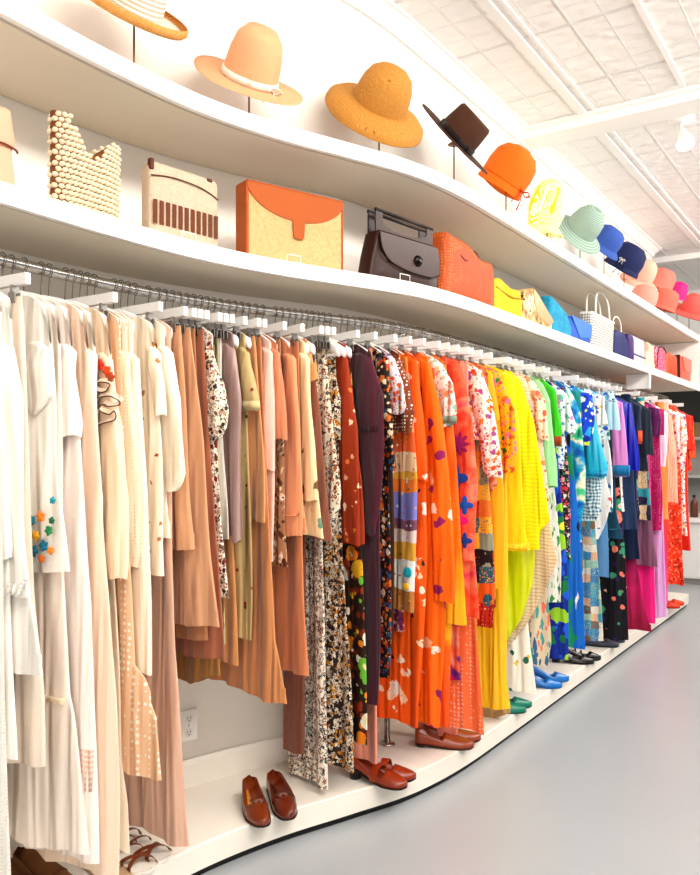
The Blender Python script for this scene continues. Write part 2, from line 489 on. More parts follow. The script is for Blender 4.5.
tag(root, 'small white adjustable spotlight fixed to the ceiling beyond the beam', 'ceiling lamp')

# small white bracket box under lower shelf near its end
t = solve_t(642, .06)
p, U, V = frame(t, .09)
root = empty('shelf_bracket', (p.x, p.y, LOW_B), math.atan2(U.y, U.x))
MB().box((0, 0, -.058), (.17, .035, .115)).build('block', M_TRIM, root, smooth=False, bevel=.003)
MB().box((.087, 0, -.058), (.004, .06, .108)).build('face_plate', M_WHITE, root, smooth=False)
tag(root, 'small white bracket block fixed under the lower shelf near its far end', 'bracket')

DEEP = 1.22
_mc.clear()
# ================================================================== HANGERS
M_HANG = solid('#f3f0ec', .4, vary=.02, spec=.4)
M_WIRE = solid('#8f8a84', .3, 1.0)
M_CLIP = solid('#bdb9b4', .3, 1.0)

def hook(root, z0):
    pts = [(0, 0, z0), (0, 0, -.062)]
    for k in range(0, 12):
        a = math.radians(-75 + k * 24)
        pts.append((0.0212 * math.cos(a) * 1.0, 0, .0005 + .0212 * math.sin(a)))
    pts[1] = (.002, 0, -.045)
    return MB().tube(pts, .0017, 6).build('hook', M_WIRE, root)

def wood_hanger():
    root = empty('clothes_hanger', (0, 0, 0))
    rings = []
    for k in range(-12, 13):
        x = .172 * k / 12; q = abs(k) / 12 * .172 / .205
        z = -.088 - .012 * q - .075 * q ** 1.6
        y = .012 * q * q
        hh = .015 + .0045 * q; ww = .0075 - .0015 * q
        rings.append([(x, y + ww * math.cos(a), z + hh * math.sin(a)) for a in [2 * PI * j / 10 for j in range(10)]])
    MB().loft(rings, True, True).build('shoulder_bar', M_HANG, root)
    MB().tube([(-.17, .012, -.158), (.17, .012, -.158)], .0045, 8).build('trouser_bar', M_HANG, root)
    hook(root, -.08)
    return root

def bar_hanger():
    root = empty('bar_hanger', (0, 0, 0))
    MB().box((0, 0, -.083), (.39, .017, .030)).build('bar', M_HANG, root, smooth=False, bevel=.002)
    hook(root, -.07)
    for s in (-.14, .14):
        mb = MB().box((s, 0, -.106), (.012, .020, .022)).box((s, -.008, -.128), (.026, .003, .028)).box((s, .008, -.128), (.026, .003, .028))
        mb.build('clip', M_CLIP, root, smooth=False)
    return root

_proto = {}
def hang(kind, p, rz, label):
    if kind not in _proto:
        o = _proto[kind] = wood_hanger() if kind == 'w' else bar_hanger()
    else: o = copy_tree(_proto[kind])
    o.location = p; o.rotation_euler = (0, 0, rz)
    tag(o, label, 'hanger', 'white hangers hooked over the chrome rail')
    return o

# ================================================================== GARMENTS
GS = []
def G(kind, who, detail, cat, fab, body, sleeve=None, hanger='w', **o):
    half = .17 if hanger == 'b' else .205
    t = solve_t(body[0][0], RAIL_OFF - half)
    GS.append(dict(kind=kind, who=who, detail=detail, cat=cat, fab=fab, body=body, sleeve=sleeve, hanger=hanger, t=t, half=half, o=o))

def interp(tab, x):
    if x <= tab[0][0]: return tab[0][1]
    for i in range(len(tab) - 1):
        if x <= tab[i + 1][0]:
            f = (x - tab[i][0]) / max(1e-6, tab[i + 1][0] - tab[i][0]); return tab[i][1] + f * (tab[i + 1][1] - tab[i][1])
    return tab[-1][1]

def HZ(q): return -.088 - .012 * q - .075 * q ** 1.6 + .0125 + .006 * q + .004

def build_garment(g, b, tprev, tnext, idx):
    rnd = random.Random(idx * 13 + 5)
    t = g['t']; o = g['o']
    p, U, V = frame(t, RAIL_OFF)
    P0 = Vector((p.x, p.y, RAIL_Z)); rz = math.atan2(U.y, U.x)
    def loc(px, py):
        w = on_plane(px, py, P0, V) - P0
        return w.dot(U), w.z
    prof = [loc(x, y) for x, y in g['body']]
    prof = [(max(.06, min(.42, u)), max(z, PLAT_Z + .02 - RAIL_Z) if P0 is not None else z) for u, z in prof]
    bar = g['hanger'] == 'b'
    if bar: prof[0] = (min(prof[0][0], .18), -.125)
    fab = fabric(g['fab'])
    zt = prof[0][1]; zh = prof[-1][1]
    if zt > -.10: zt = -.10
    if not bar: zt = min(zt, HZ(1.0) - .004)
    elif len(prof) > 1 and prof[1][1] > zt - .02: prof[1] = (prof[1][0], zt - .02)
    prof[0] = (prof[0][0], zt)
    tab = sorted([(-z, u) for u, z in prof])
    zn = -.125 if bar else -.093
    N = o.get('n', 44); M = o.get('m', 34)
    amp = o.get('amp', 1.0) * b * .85
    k1 = 29.5 + 2.5 * math.sin(idx * .21); k2 = 57 + 4 * math.sin(idx * .17); ph1, ph2 = idx * .33, idx * .47
    tie = .3 * math.sin(idx * .3)
    scoop = .065 if not bar else 0
    hemw = o.get('hemwave', .006)
    inner = .185
    def surf(th, w, shrink=0.0):
        cu = math.cos(th); su = math.sin(th)
        z_out = zt + (zh - zt) * w
        hw = interp(tab, -z_out) - shrink
        iw = min(hw, inner + .03 * w)
        ue = (abs(cu) ** .8) * (1 if cu > 0 else -1)
        u = ue * (hw if cu > 0 else iw)
        if bar: top = zn
        else:
            q = min(1, abs(u) / .205)
            top = HZ(q) - (HZ(1.0) - zt) * (max(0, q - .84) / .16) ** 1.5
            if abs(u) < .115: top -= scoop * (1 - (abs(u) / .115) ** 2) * (1.0 if su < 0 else .6)
        z = top + (zh - top) * w
        grow = min(1.0, w / .07) ** .6
        bb = max(b * (.18 + .82 * grow), 0.0 if bar else .0125) * (1 + .35 * w * o.get('flare', 1.0))
        v = bb * (abs(su) ** .6) * (1 if su > 0 else -1) * ((.85 if not bar and w < .02 else .6) + (.15 if not bar and w < .02 else .4) * (1 - abs(cu) ** 3))
        fold = math.sin(k1 * u + ph1 + 2.2 * w * tie) + .55 * math.sin(k2 * u + ph2 - 3 * w) * (.4 + w)
        a = amp * grow * (.25 + .75 * w) * (0.35 + .65 * min(1, (1 - abs(cu)) * 3 + .25))
        v += a * fold
        # the free outer edge also wanders a little
        if cu > 0: u += .006 * grow * cu * math.sin(7 * w + ph1) * (.3 + w)
        u = max(u, -.215)
        z += hemw * math.sin(k1 * .6 * u + ph2) * w ** 6
        return (u, v, z)
    ws = [0, .012, .03, .055] + [.055 + .945 * (j / M) for j in range(1, M + 1)]
    mb = MB()
    rings = [[surf(2 * PI * i / N, w) for i in range(N)] for w in ws]
    mb.loft(rings)
    # hem turned inside so the edge has thickness
    rings2 = [rings[-1], [(x * .985, y * .8, z + .004) for x, y, z in rings[-1]], [(x * .98, y * .75, z + .05) for x, y, z in rings[-1]]]
    mb.loft(rings2)
    ob = mb.build(g['kind'], fab)
    ob.location = P0; ob.rotation_euler = (0, 0, rz)
    tag(ob, (g['who'] + ' ' + g['detail']).strip(), g['cat'])
    # sleeves
    if g['sleeve']:
        sf = fabric(o.get('sfab', g['fab']))
        sp = []
        for row in g['sleeve']:
            y, xl, xr = row[:3]
            ul, z = loc(xl, y); ur, _ = loc(xr, y); z = min(z, zt - .012)
            sp.append((z, (ul + ur) / 2, max(.018, (ur - ul) / 2)))
        sp.sort(key=lambda r: -r[0])
        for side in (1, -1):
            Ns = 22; rr = []
            zs0, ze = sp[0][0], sp[-1][0]
            tu = [(-z, u) for z, u, h in sp]; thh = [(-z, h) for z, u, h in sp]
            MM = 18
            phs = rnd.uniform(0, 6)
            for j in range(-2, MM + 1):
                if j < 0:
                    f = (j + 3) / 3.0
                    z = zs0 + (1 - f) * .035; hh = interp(thh, -zs0) * (.35 + .6 * f); uc = interp(tu, -zs0) - (1 - f) * .02
                    w = 0
                else:
                    w = j / MM; z = zs0 + (ze - zs0) * w; hh = interp(thh, -z); uc = interp(tu, -z)
                if side < 0: hh = min(hh, .04); uc = min(uc, .17)
                th = min(hh * .7, max(.016, b * 1.1)) * (1 + .15 * math.sin(5 * w + phs))
                voff = -(b * .75) * min(1, w * 4)
                ring = []
                for i in range(Ns):
                    a = 2 * PI * i / Ns
                    rp = 1 + .10 * math.sin(3 * a + phs + 4 * w) * min(1, w * 3 + .2) + .06 * math.sin(7 * a + phs * 2 + 3 * w) * w
                    ring.append((side * (uc + hh * math.cos(a) * rp), voff + th * math.sin(a) * rp, z + .004 * math.sin(2 * a + phs) * w))
                rr.append(ring)
            ms = MB().loft(rr, True, False)
            last = rr[-1]; c = (sum(q[0] for q in last) / Ns, sum(q[1] for q in last) / Ns)
            ms.loft([last, [(c[0] + (x - c[0]) * .9, c[1] + (y - c[1]) * .85, z + .004) for x, y, z in last], [(c[0] + (x - c[0]) * .8, c[1] + (y - c[1]) * .7, z + .06) for x, y, z in last]])
            sl = ms.build('sleeve', sf, ob)
            if o.get('cuff') and side > 0:
                zc, cl, cr, ccol = o['cuff'][:4]
                ua, z1 = loc(cl, zc); ub, _ = loc(cr, zc)
                hc = (ub - ua) / 2; uc = (ua + ub) / 2; hgt = o['cuff'][4] if len(o['cuff']) > 4 else .03
                voff = -(b * .75); tc = min(hc * .75, max(.02, b * 1.2))
                rc = [[(uc + hc * s_ * math.cos(2*PI*i/20), voff + tc * s_ * math.sin(2*PI*i/20), z1 + dz) for i in range(20)] for s_, dz in ((.9, .002), (1.05, 0), (1.05, hgt), (.9, hgt - .003))]
                MB().loft(rc).build('cuff', fabric(ccol), sl)
    # extras
    for ex in o.get('extra', []): ex(ob, loc, b)
    who = g['who']
    hang(g['hanger'], P0, rz, ('white clip bar hanger with the ' if bar else 'white shoulder hanger with the ') + who)
    return ob

def collar(col):
    def f(ob, loc, b):
        rr = []
        for k in range(17):
            a = PI * (-.35 + 1.7 * k / 16) - PI / 2
            x = .062 * math.cos(a); y = b * .9 * math.sin(a)
            rr.append([(x * .9, y * .9, -.088), (x * 1.05, y * 1.1, -.082), (x * 1.5, y * 1.5, -.115), (x * 1.3, y * 1.3, -.118)])
        MB().loft(rr).build('collar', fabric(col), ob)
    return f

def buttons(col, pts):
    def f(ob, loc, b):
        for (x, y) in pts:
            u, z = loc(x, y)
            MB().lathe([(.0, .003), (.006, .002), (.007, 0)], 12, Matrix.Translation((u, -b * 1.3, z)) @ Matrix.Rotation(PI/2, 4, 'X')).build('button', solid(col, .4), ob)
    return f

def panel(xl, xr, y0, y1, col, deep=False, name='panel'):
    """a stitched band or panel lying on the cloth"""
    def f(ob, loc, b):
        u0, z0 = loc(xl, y0); u1, z1 = loc(xr, y1); n = 16; rows = []
        dep = b * 1.15 if not deep else b * .75 + max(.017, b * 1.12)
        for j in range(3):
            z = z0 + (z1 - z0) * j / 2; r = []
            for i in range(n + 1):
                q = i / n; bulge = (1 - abs(2 * q - 1) ** 3)
                r.append((u0 + (u1 - u0) * q, -dep * (.5 + .5 * bulge) - .004 - .003 * math.sin(q * 30), z))
            rows.append(r)
        back = [[(x, y + .006, z) for x, y, z in r] for r in reversed(rows)]
        MB().loft(rows + back + [rows[0]], closed=False).build(name, fabric(col), ob)
    return f

def piping(lines, col, r=.0018):
    """edging cord along pixel points, standing off the cloth in loops"""
    def f(ob, loc, b):
        for ln in lines:
            P = [Vector((loc(x, y)[0], 0, loc(x, y)[1])) for x, y in ln]; Q = []
            for i in range(len(P) - 1):
                a, b_, c, d = P[max(0, i-1)], P[i], P[i+1], P[min(len(P)-1, i+2)]
                for k in range(6):
                    u = k / 6; Q.append(.5 * ((2*b_) + (c - a) * u + (2*a - 5*b_ + 4*c - d) * u*u + (3*b_ - a - 3*c + d) * u**3))
            Q.append(P[-1])
            dep = -(b * .75 + max(.018, b * 1.1) + .010)
            top = [(q.x, dep + .004 * math.sin(i * .5), q.z) for i, q in enumerate(Q)]
            fl = MB().loft([top, [(x, y + .012, z + .012) for x, y, z in top]], closed=False).build('flounce', fabric('#fbe7cf'), ob)
            MB().tube(top, r, 6).build('piping', solid(col), fl)
    return f

def frill(pts, col, edge=None, depth=.03, waves=5):
    """wavy flounce following pixel points in the garment's plane"""
    def f(ob, loc, b):
        P = [loc(x, y) for x, y in pts]
        n = 40; top = []; bot = []
        for i in range(n + 1):
            s = i / n * (len(P) - 1); k = min(int(s), len(P) - 2); q = s - k
            u = P[k][0] + (P[k+1][0] - P[k][0]) * q; z = P[k][1] + (P[k+1][1] - P[k][1]) * q
            wv = math.sin(i / n * waves * 2 * PI)
            top.append((u, -b * 1.2, z)); bot.append((u + .010 * wv, -b * 1.4 - .012 - .012 * wv, z - depth))
        mid = [((a[0]+c[0])/2, (a[1]+c[1])/2 - .006, (a[2]+c[2])/2) for a, c in zip(top, bot)]
        fr = MB().loft([top, mid, bot], closed=False).build('frill', fabric(col), ob)
        if edge: MB().tube(bot, .0018, 6).build('piping', solid(edge), fr)
    return f
# ------------------------------------------------------------------ cream group (left)
CR = '#f6ecdd'
G('maxi_dress', 'white lace maxi dress', 'at the left edge with the longest hem', 'dress', ('lace', '#f4efe6', '#e6ddd0', 110), [(-4, 345), (2, 560), (7, 760), (10, 905)])
G('tunic', 'white tunic with lace hem', 'beside the lace maxi dress at the left edge', 'tunic', '#f7f2ea', [(1, 345), (11, 600), (15, 757)], [(348, -12, 2), (450, -6, 8), (545, -6, 14), (557, -5, 13)])
G('gauze_dress', 'white gauze dress with lace bell cuffs', 'second long sleeve from the left', 'dress', '#f6f0e6', [(11, 342), (28, 590), (43, 676)], [(345, -2, 12), (400, 8, 24), (540, 13, 26), (560, 11, 30), (592, 5, 34)], extra=[frill([(6, 575), (33, 578)], ('lace', '#faf6ee', '#e2d8ca', 120), depth=.035)])
G('slip', 'pale beige slip', 'hanging longer than the white gauze dress', 'slip', '#ecdccb', [(22, 342), (33, 600), (40, 690), (41, 766)], hanger='b')
G('embroidered_blouse', 'white blouse with embroidered flower panel', 'and pointed short sleeves', 'blouse', '#f8f3ea', [(51, 345), (55, 400), (57, 470), (62, 520), (68, 573)], [(348, 28, 52), (397, 27, 56), (405, 30, 50), (414, 34, 42)],
  extra=[lambda ob, loc, b: applique(ob, loc, b, [(38, 520, '#3c8f9a', .012), (47, 516, '#f0932c', .012), (55, 530, '#2f8f55', .011), (42, 535, '#f0b62c', .012), (50, 545, '#1d7f96', .013), (40, 550, '#1d7f96', .014), (58, 520, '#2d6f4c', .008), (59, 500, '#1fa0b0', .008), (48, 558, '#e07a28', .009), (57, 550, '#f0932c', .009)], 'flower_embroidery'),
         lambda ob, loc, b: applique(ob, loc, b, [(17, 322, '#e2452c', .010), (20, 326, '#2f8f55', .012), (20, 332, '#2a1c30', .013)], 'shoulder_embroidery')])
G('tiered_dress', 'cream tiered dress with full gathered skirt', 'ending in a wavy hem above the platform', 'dress', ('satin', '#fcefe2'), [(60, 345), (63, 560), (67, 640), (69, 695), (75, 715), (82, 780), (89, 858)], flare=2.2, hemwave=.014,
  extra=[panel(18, 68, 692, 698, '#f2e2c6', name='waist_band')])
G('smocked_dress', 'off white dress with smocked lower panel', 'behind the cream tiered dress', 'dress', '#fbefe6', [(72, 348), (86, 500), (93, 600), (95, 700), (99, 864)], [(350, 58, 76), (400, 60, 82), (425, 64, 84), (437, 66, 82)], extra=[panel(82, 97, 744, 790, ('hstripes', '#f6dfce', ['#ecc8b4'], {'scale': 70}), name='smocked_panel')])
G('maxi_dress', 'peach cream straight maxi dress', 'reaching right down to the platform', 'dress', '#f7dfc8', [(88, 350), (100, 450), (105, 530), (110, 600), (115, 700), (117, 800), (117, 880)])
G('blouse', 'ivory blouse with gathered full sleeves', 'and lace wrist cuffs', 'blouse', '#f8efdf', [(95, 350), (100, 450), (103, 560)], [(352, 80, 96), (430, 80, 99), (500, 80, 106), (528, 72, 105), (537, 75, 95), (587, 73, 94)], cuff=(586, 72, 94, ('lace', '#f8eedc', '#e2cfb4', 130), .10))
G('ruffle_skirt', 'cream long skirt with ruffled lower edge', 'beside the dotted tiered dress', 'skirt', '#f7e8d2', [(104, 345), (112, 560), (118, 660), (122, 760), (130, 800), (133, 852)], hanger='b', hemwave=.015)
G('rooster_blouse', 'peach blouse printed with rust roosters', 'and flounces edged in brown piping', 'blouse', '#fbe3c8', [(111, 356), (124, 430), (127, 530)], [(356, 98, 112), (430, 103, 123), (500, 106, 130), (555, 107, 129), (566, 110, 129), (577, 113, 127)],
  extra=[piping([[(98, 392), (104, 386), (113, 383), (120, 386), (118, 391), (110, 393), (104, 390)], [(99, 405), (106, 403), (110, 398), (120, 397), (129, 401), (128, 406), (119, 407), (112, 405), (111, 411), (118, 415), (126, 412), (124, 420), (114, 424), (104, 428), (99, 433)], [(99, 420), (105, 418), (108, 411)]], '#6a3a24'),
         lambda ob, loc, b: applique(ob, loc, b, [(98, 378, '#c4471a', .016), (99, 388, '#e08a1e', .013), (107, 366, '#d4401e', .014), (114, 372, '#e2551e', .014), (118, 378, '#b5501c', .012), (83, 322, '#c05a20', .012), (85, 328, '#e8a020', .010)], 'rooster_motif', True)])
G('tiered_dress', 'peach dotted mesh dress with three frilled tiers', 'ending at knee height', 'dress', ('lace', '#f0c9a4', '#fbeedd', 55), [(120, 352), (127, 480), (131, 575), (136, 672), (147, 680), (151, 702), (146, 706), (156, 716), (163, 778)], flare=1.8, hemwave=.012)
G('lace_blouse', 'cream lace blouse with drop sleeves', 'in front of the long gauze robe', 'blouse', ('lace', '#f9ead2', '#efd9b8', 100), [(127, 352), (133, 430), (137, 540)], [(354, 112, 129), (450, 122, 141), (540, 126, 143), (566, 127, 139)])
G('gauze_robe', 'cream gauze robe with very long sleeves', 'tapering to the cuffs', 'robe', '#faead4', [(133, 356), (139, 480), (146, 560)], [(358, 122, 139), (480, 134, 147), (600, 136, 152), (670, 138, 153)])
G('long_skirt', 'pale cream pleated skirt', 'on a clip bar just left of the floral blouse', 'skirt', ('stripes', '#fbeed9', ['#f0d9b8'], {'scale': 40}), [(150, 352), (155, 450), (158, 560)], hanger='b')
G('floral_blouse', 'cream blouse with sparse rust flower sprigs', 'longer than the kimono top beside it', 'blouse', ('floral', '#fbedd8', ['#b5562c', '#c88a50', '#fbedd8', '#fbedd8'], {'scale': 26, 'thr': .22}), [(157, 350), (163, 480), (167, 574)], [(350, 148, 160), (380, 154, 166), (416, 158, 167)])
G('kimono_top', 'ivory kimono top with pointed sleeve ends', 'last of the plain cream blouses', 'blouse', '#fdf1dc', [(165, 350), (168, 480), (173, 536)], [(350, 158, 172), (400, 163, 182), (465, 166, 187), (478, 167, 187), (490, 168, 180)])
G('maxi_dress', 'dusty pink maxi dress in long soft folds', 'reaching the platform left of the outlet', 'dress', '#e3bda6', [(171, 352), (172, 560), (176, 640), (181, 700), (188, 846)], flare=1.6)
# ------------------------------------------------------------------ tan and blush group
G('trousers', 'sand coloured trousers with wide turned hems', 'first of the tan garments', 'trousers', '#d9a882', [(181, 345), (189, 450), (195, 549)], hanger='b')
G('long_skirt', 'warm beige flared skirt', 'with its lining showing below', 'skirt', '#dcab86', [(190, 345), (203, 440), (211, 560), (218, 629)], hanger='b', flare=1.8)
G('long_skirt', 'tawny under skirt', 'peeping out below the warm beige skirt', 'skirt', '#c48e66', [(195, 345), (202, 560), (207, 641)], hanger='b')
G('long_skirt', 'rust brown straight skirt', 'darkest hem left of the outlet wall', 'skirt', '#b47558', [(203, 341), (210, 450), (218, 560), (222, 662)], hanger='b')
G('scarf_skirt', 'mustard tan ragged hem skirt', 'longest beneath the rust brown skirt', 'skirt', '#b98a4e', [(206, 345), (212, 560), (219, 684)], hanger='b', hemwave=.03)
G('floral_dress', 'white dress with dense maroon florals', 'and puffed sleeves', 'dress', ('floral', '#f4ead9', ['#8c2f22', '#4a3a36', '#c9a08a', '#7c6a50'], {'scale': 55, 'thr': .42, 'leaf': '#9a8f7a'}), [(212, 348), (217, 450), (221, 540), (225, 600)], [(350, 198, 213), (385, 203, 225), (412, 207, 229), (428, 210, 227), (437, 213, 222)])
G('maxi_skirt', 'olive and cream striped narrow skirt', 'hanging under the maroon floral dress', 'skirt', ('stripes', '#8c7a4e', ['#d8cba0', '#6a5a38'], {'scale': 30}), [(217, 345), (221, 540), (224, 646)], hanger='b')
G('scarf', 'ivory satin scarf', 'draped thin between olive stripes and camel trousers', 'scarf', ('satin', '#f7efe2'), [(221, 345), (224, 450), (228, 541)], hanger='b')
G('trousers', 'camel straight trousers', 'with a square hem beside the outlet wall', 'trousers', '#dca06c', [(228, 345), (231, 500), (235, 600), (238, 667)], hanger='b')
G('satin_blouse', 'mauve taupe satin blouse', 'with long draped sleeves', 'blouse', ('satin', '#a4857e'), [(233, 346), (237, 450), (240, 538)], [(348, 222, 234), (400, 229, 243), (440, 230, 242), (500, 233, 241), (541, 236, 240)], sfab=('satin', '#b39690'))
G('print_shirt', 'khaki shirt with speckled berries', 'short cuffed sleeves', 'shirt', ('floral', '#cdb483', ['#a32a1c', '#5e4a2c', '#cdb483', '#cdb483'], {'scale': 30, 'thr': .2}), [(245, 350), (248, 470), (250, 600), (250, 640)], [(352, 236, 249), (398, 246, 259), (411, 246, 259)], cuff=(411, 246, 260, '#dcc898', .03))
G('narrow_trousers', 'light tan rolled cuff trousers', 'cut short above the flared pair', 'trousers', '#dfa878', [(255, 348), (262, 430), (267, 500), (268, 521)], hanger='b')
G('flared_trousers', 'camel flared trousers', 'with a broad stitched hem over the brown skirt', 'trousers', '#d99a68', [(261, 345), (266, 450), (270, 540), (276, 640), (287, 706)], hanger='b', flare=1.6)
G('narrow_dress', 'blush pink slim dress', 'pressed between tan garments', 'dress', '#f0cdbd', [(270, 350), (274, 450), (276, 561)], [(352, 262, 272), (400, 266, 275), (470, 268, 276)])
G('short_sleeve_top', 'terracotta peach boxy top', 'with straight open sleeves', 'top', '#d98f6c', [(277, 350), (281, 430)], [(352, 268, 279), (380, 272, 284), (440, 275, 288)])
G('paisley_skirt', 'brown and cream paisley skirt', 'below the terracotta top', 'skirt', ('floral', '#b98a66', ['#f1dcc4', '#6b3a22', '#e8c8a8'], {'scale': 22, 'thr': .38, 'centre': '#5c2f1c', 'distort': .08}), [(281, 348), (285, 480), (290, 568)], hanger='b')
G('wide_tunic', 'apricot tunic with embroidered border', 'near its hem', 'tunic', '#e8a278', [(293, 356), (299, 450), (305, 520), (307, 534)], [(358, 284, 295), (420, 287, 302), (520, 284, 304), (534, 284, 303)], extra=[frill([(286, 512), (304, 512)], '#dd9468', depth=.012, waves=8)])
G('flared_skirt', 'coral tan panelled skirt', 'with seam line down the front', 'skirt', '#dc946a', [(299, 345), (301, 480), (305, 600), (309, 678)], hanger='b', flare=1.4)
G('long_skirt', 'cocoa brown long skirt', 'hem just above the loafers', 'skirt', '#8e5a45', [(304, 345), (304, 600), (303, 700), (302, 754)], hanger='b', flare=1.7)
G('patch_tunic', 'pale yellow tunic with faded green motif', 'beside the camel shirt', 'tunic', ('floral', '#f3dfb4', ['#7fa58c', '#e8c894', '#f3dfb4', '#8a6a48'], {'scale': 14, 'thr': .3}), [(305, 356), (315, 450), (323, 538)], [(358, 298, 309), (420, 302, 314), (500, 306, 319)])
G('camel_shirt', 'camel short sleeved shirt', 'with dark collar peak', 'shirt', '#d8a068', [(307, 350), (312, 420)], [(352, 298, 311), (375, 306, 319), (382, 307, 319)], extra=[collar('#8a5430')])
G('mauve_dress', 'mauve brown straight dress', 'sleeveless beside the paisley shawl', 'dress', '#a8705c', [(311, 352), (321, 420), (326, 480), (330, 541)], hanger='b')
G('maxi_dress', 'grey and white paisley maxi dress', 'hem beside the loafers', 'dress', ('micro', '#efe4d4', ['#3a2c28', '#7a6a60', '#a4694c', '#2a2222'], {'scale': 95, 'thr': .35}), [(315, 350), (321, 480), (326, 620), (328, 802)], hanger='b', flare=1.6)
G('paisley_blouse', 'cream and rust paisley blouse with zigzag hem', 'hanging in front of the dark print maxi', 'blouse', ('floral', '#eee2cc', ['#a85a34', '#5a5a50', '#d8b890', '#8a3a22'], {'scale': 48, 'thr': .42, 'centre': '#f5ead6', 'distort': .05}), [(324, 352), (333, 450), (336, 500), (331, 540)], [(354, 314, 326), (420, 320, 334), (490, 326, 343), (500, 328, 342), (536, 329, 334)])
G('maxi_dress', 'brown micro print maxi dress with ochre dots', 'full skirt beside green medallion print', 'dress', ('micro', '#3c2824', ['#e8dcc8', '#c9b8a4', '#e8dcc8', '#d8952c'], {'scale': 80, 'thr': .3}), [(332, 352), (338, 450), (343, 560), (350, 680), (352, 771)], [(354, 320, 335), (400, 326, 342), (440, 328, 341)], flare=1.4)
G('medallion_dress', 'dark dress with green and orange medallions', 'long and narrow', 'dress', ('floral', '#3a2010', ['#f0942a', '#7cc244', '#f3ead6', '#e8b62c', '#a8421a'], {'scale': 13, 'thr': .45, 'centre': '#f4e4a8', 'leaf': '#8a3c18'}), [(349, 352), (357, 450), (362, 560), (366, 745)], hanger='b', flare=.6)
G('rust_tunic', 'rust brown tunic scattered with small flowers', 'slit at the side', 'tunic', ('floral', '#a8421c', ['#f0b890', '#e88a3c', '#a8421c', '#f4d2b4'], {'scale': 26, 'thr': .26}), [(345, 352), (355, 430), (361, 480), (363, 544)], [(354, 336, 347), (430, 343, 358), (542, 343, 362)])
G('trousers', 'salmon pink trousers', 'cuffs resting over the brown heeled shoes', 'trousers', '#eea088', [(372, 345), (375, 560), (375, 690), (377, 764)], hanger='b')
G('plum_dress', 'plum long sleeved coat dress', 'with waist seam, hanging very dark', 'dress', '#5a2b3a', [(371, 350), (379, 420), (381, 520), (380, 640), (377, 706)], [(354, 350, 371), (400, 358, 384), (450, 362, 385), (500, 366, 383), (534, 369, 377)], sfab='#64303f', extra=[panel(362, 383, 427, 431, '#4e2231', True, 'waist_seam')])
G('brown_trousers', 'chocolate brown trousers', 'behind the plum coat dress', 'trousers', '#6a3a1c', [(387, 345), (392, 480), (394, 633)], hanger='b')
G('print_dress', 'black and rust print dress', 'with thin scarf edges', 'dress', ('floral', '#2c1a18', ['#c4481c', '#e8d0b0', '#3a5a78', '#d87a2c'], {'scale': 34, 'thr': .4}), [(385, 352), (389, 450), (391, 640), (390, 680)], [(354, 376, 388), (400, 382, 392), (470, 384, 398)])
G('retro_blouse', 'lilac and orange retro print blouse', 'with wide short sleeves', 'blouse', ('floral', '#e8d8d8', ['#f07c28', '#8f8fcf', '#f4efe6', '#e85c1c'], {'scale': 42, 'thr': .42, 'centre': '#6a2a1a'}), [(392, 352), (400, 410)], [(354, 381, 394), (385, 390, 404), (408, 392, 408), (414, 394, 405)])
G('dotted_blouse', 'brown blouse with white dots', 'above the patchwork dress', 'blouse', ('dots', '#8c4a24', ['#f8ece0'], {'scale': 75, 'thr': .3, 'distort': 0.0}), [(399, 350), (408, 410), (410, 430)], [(352, 388, 400), (380, 396, 409), (412, 404, 415), (432, 402, 412)])
G('paisley_skirt', 'burgundy lilac paisley skirt', 'sliver beside the patchwork dress', 'skirt', ('micro', '#8c3a54', ['#e8b8b0', '#6a2460', '#d89a8c'], {'scale': 70, 'thr': .4}), [(401, 348), (404, 520), (405, 634)], hanger='b')
G('patchwork_dress', 'orange and lilac patchwork dress', 'with plaid and cyan dot squares', 'dress', ('bands', '.0:#f08a3c', ['.12:#f4a878', '.245:#f2703c', '.288:#f0c8a0', '.33:#e8b04c', '.347:#f08a3c', '.378:#8e8ccc', '.434:#8a5a70', '.460:#f0d8d0', '.485:#e8b04c', '.525:#f4f0e6', '.59:#c88a4c', '.637:#4a5a48'], {'scale': 36, 'thr': .2}), [(407, 352), (414, 420), (417, 480), (417, 614)], flare=.4,
  extra=[lambda ob, loc, b: applique(ob, loc, b, [(411, 572, '#23b4c4', .020), (409, 586, '#f4c21c', .014)], 'dot_patch', False, -1)])
G('maxi_dress', 'bright orange maxi with white lilies', 'reaching low above the platform', 'dress', ('floral', '#f4690c', ['#fbd2b0', '#f4690c', '#f9e6d4', '#f4690c', '#f4690c'], {'scale': 11, 'thr': .36, 'centre': '#3a2a20', 'distort': .08}), [(416, 352), (424, 440), (427, 560), (425, 650), (419, 728)], [(354, 404, 418), (420, 410, 424), (480, 414, 428)], flare=1.2)
G('maxi_dress', 'tangerine maxi with scattered magenta blooms', 'brightest orange with long sleeves', 'dress', ('floral', '#fb7a08', ['#fbe2cc', '#fb7a08', '#a02a6a', '#fbc89c'], {'scale': 15, 'thr': .34, 'distort': .07}), [(428, 354), (440, 430), (446, 540), (446, 640), (440, 726)], [(356, 416, 430), (410, 424, 442), (470, 430, 449), (580, 434, 456), (600, 436, 454)], flare=1.2)
G('patch_blouse', 'white blouse with grey green patch cuffs', 'beside the coral star print', 'blouse', ('floral', '#f4e4da', ['#f08a5c', '#9ab8a8', '#f0b898'], {'scale': 30, 'thr': .4}), [(438, 354), (448, 400)], [(356, 428, 442), (385, 436, 455), (412, 442, 458), (427, 444, 452)], cuff=(424, 442, 457, '#8a9a86', .03))
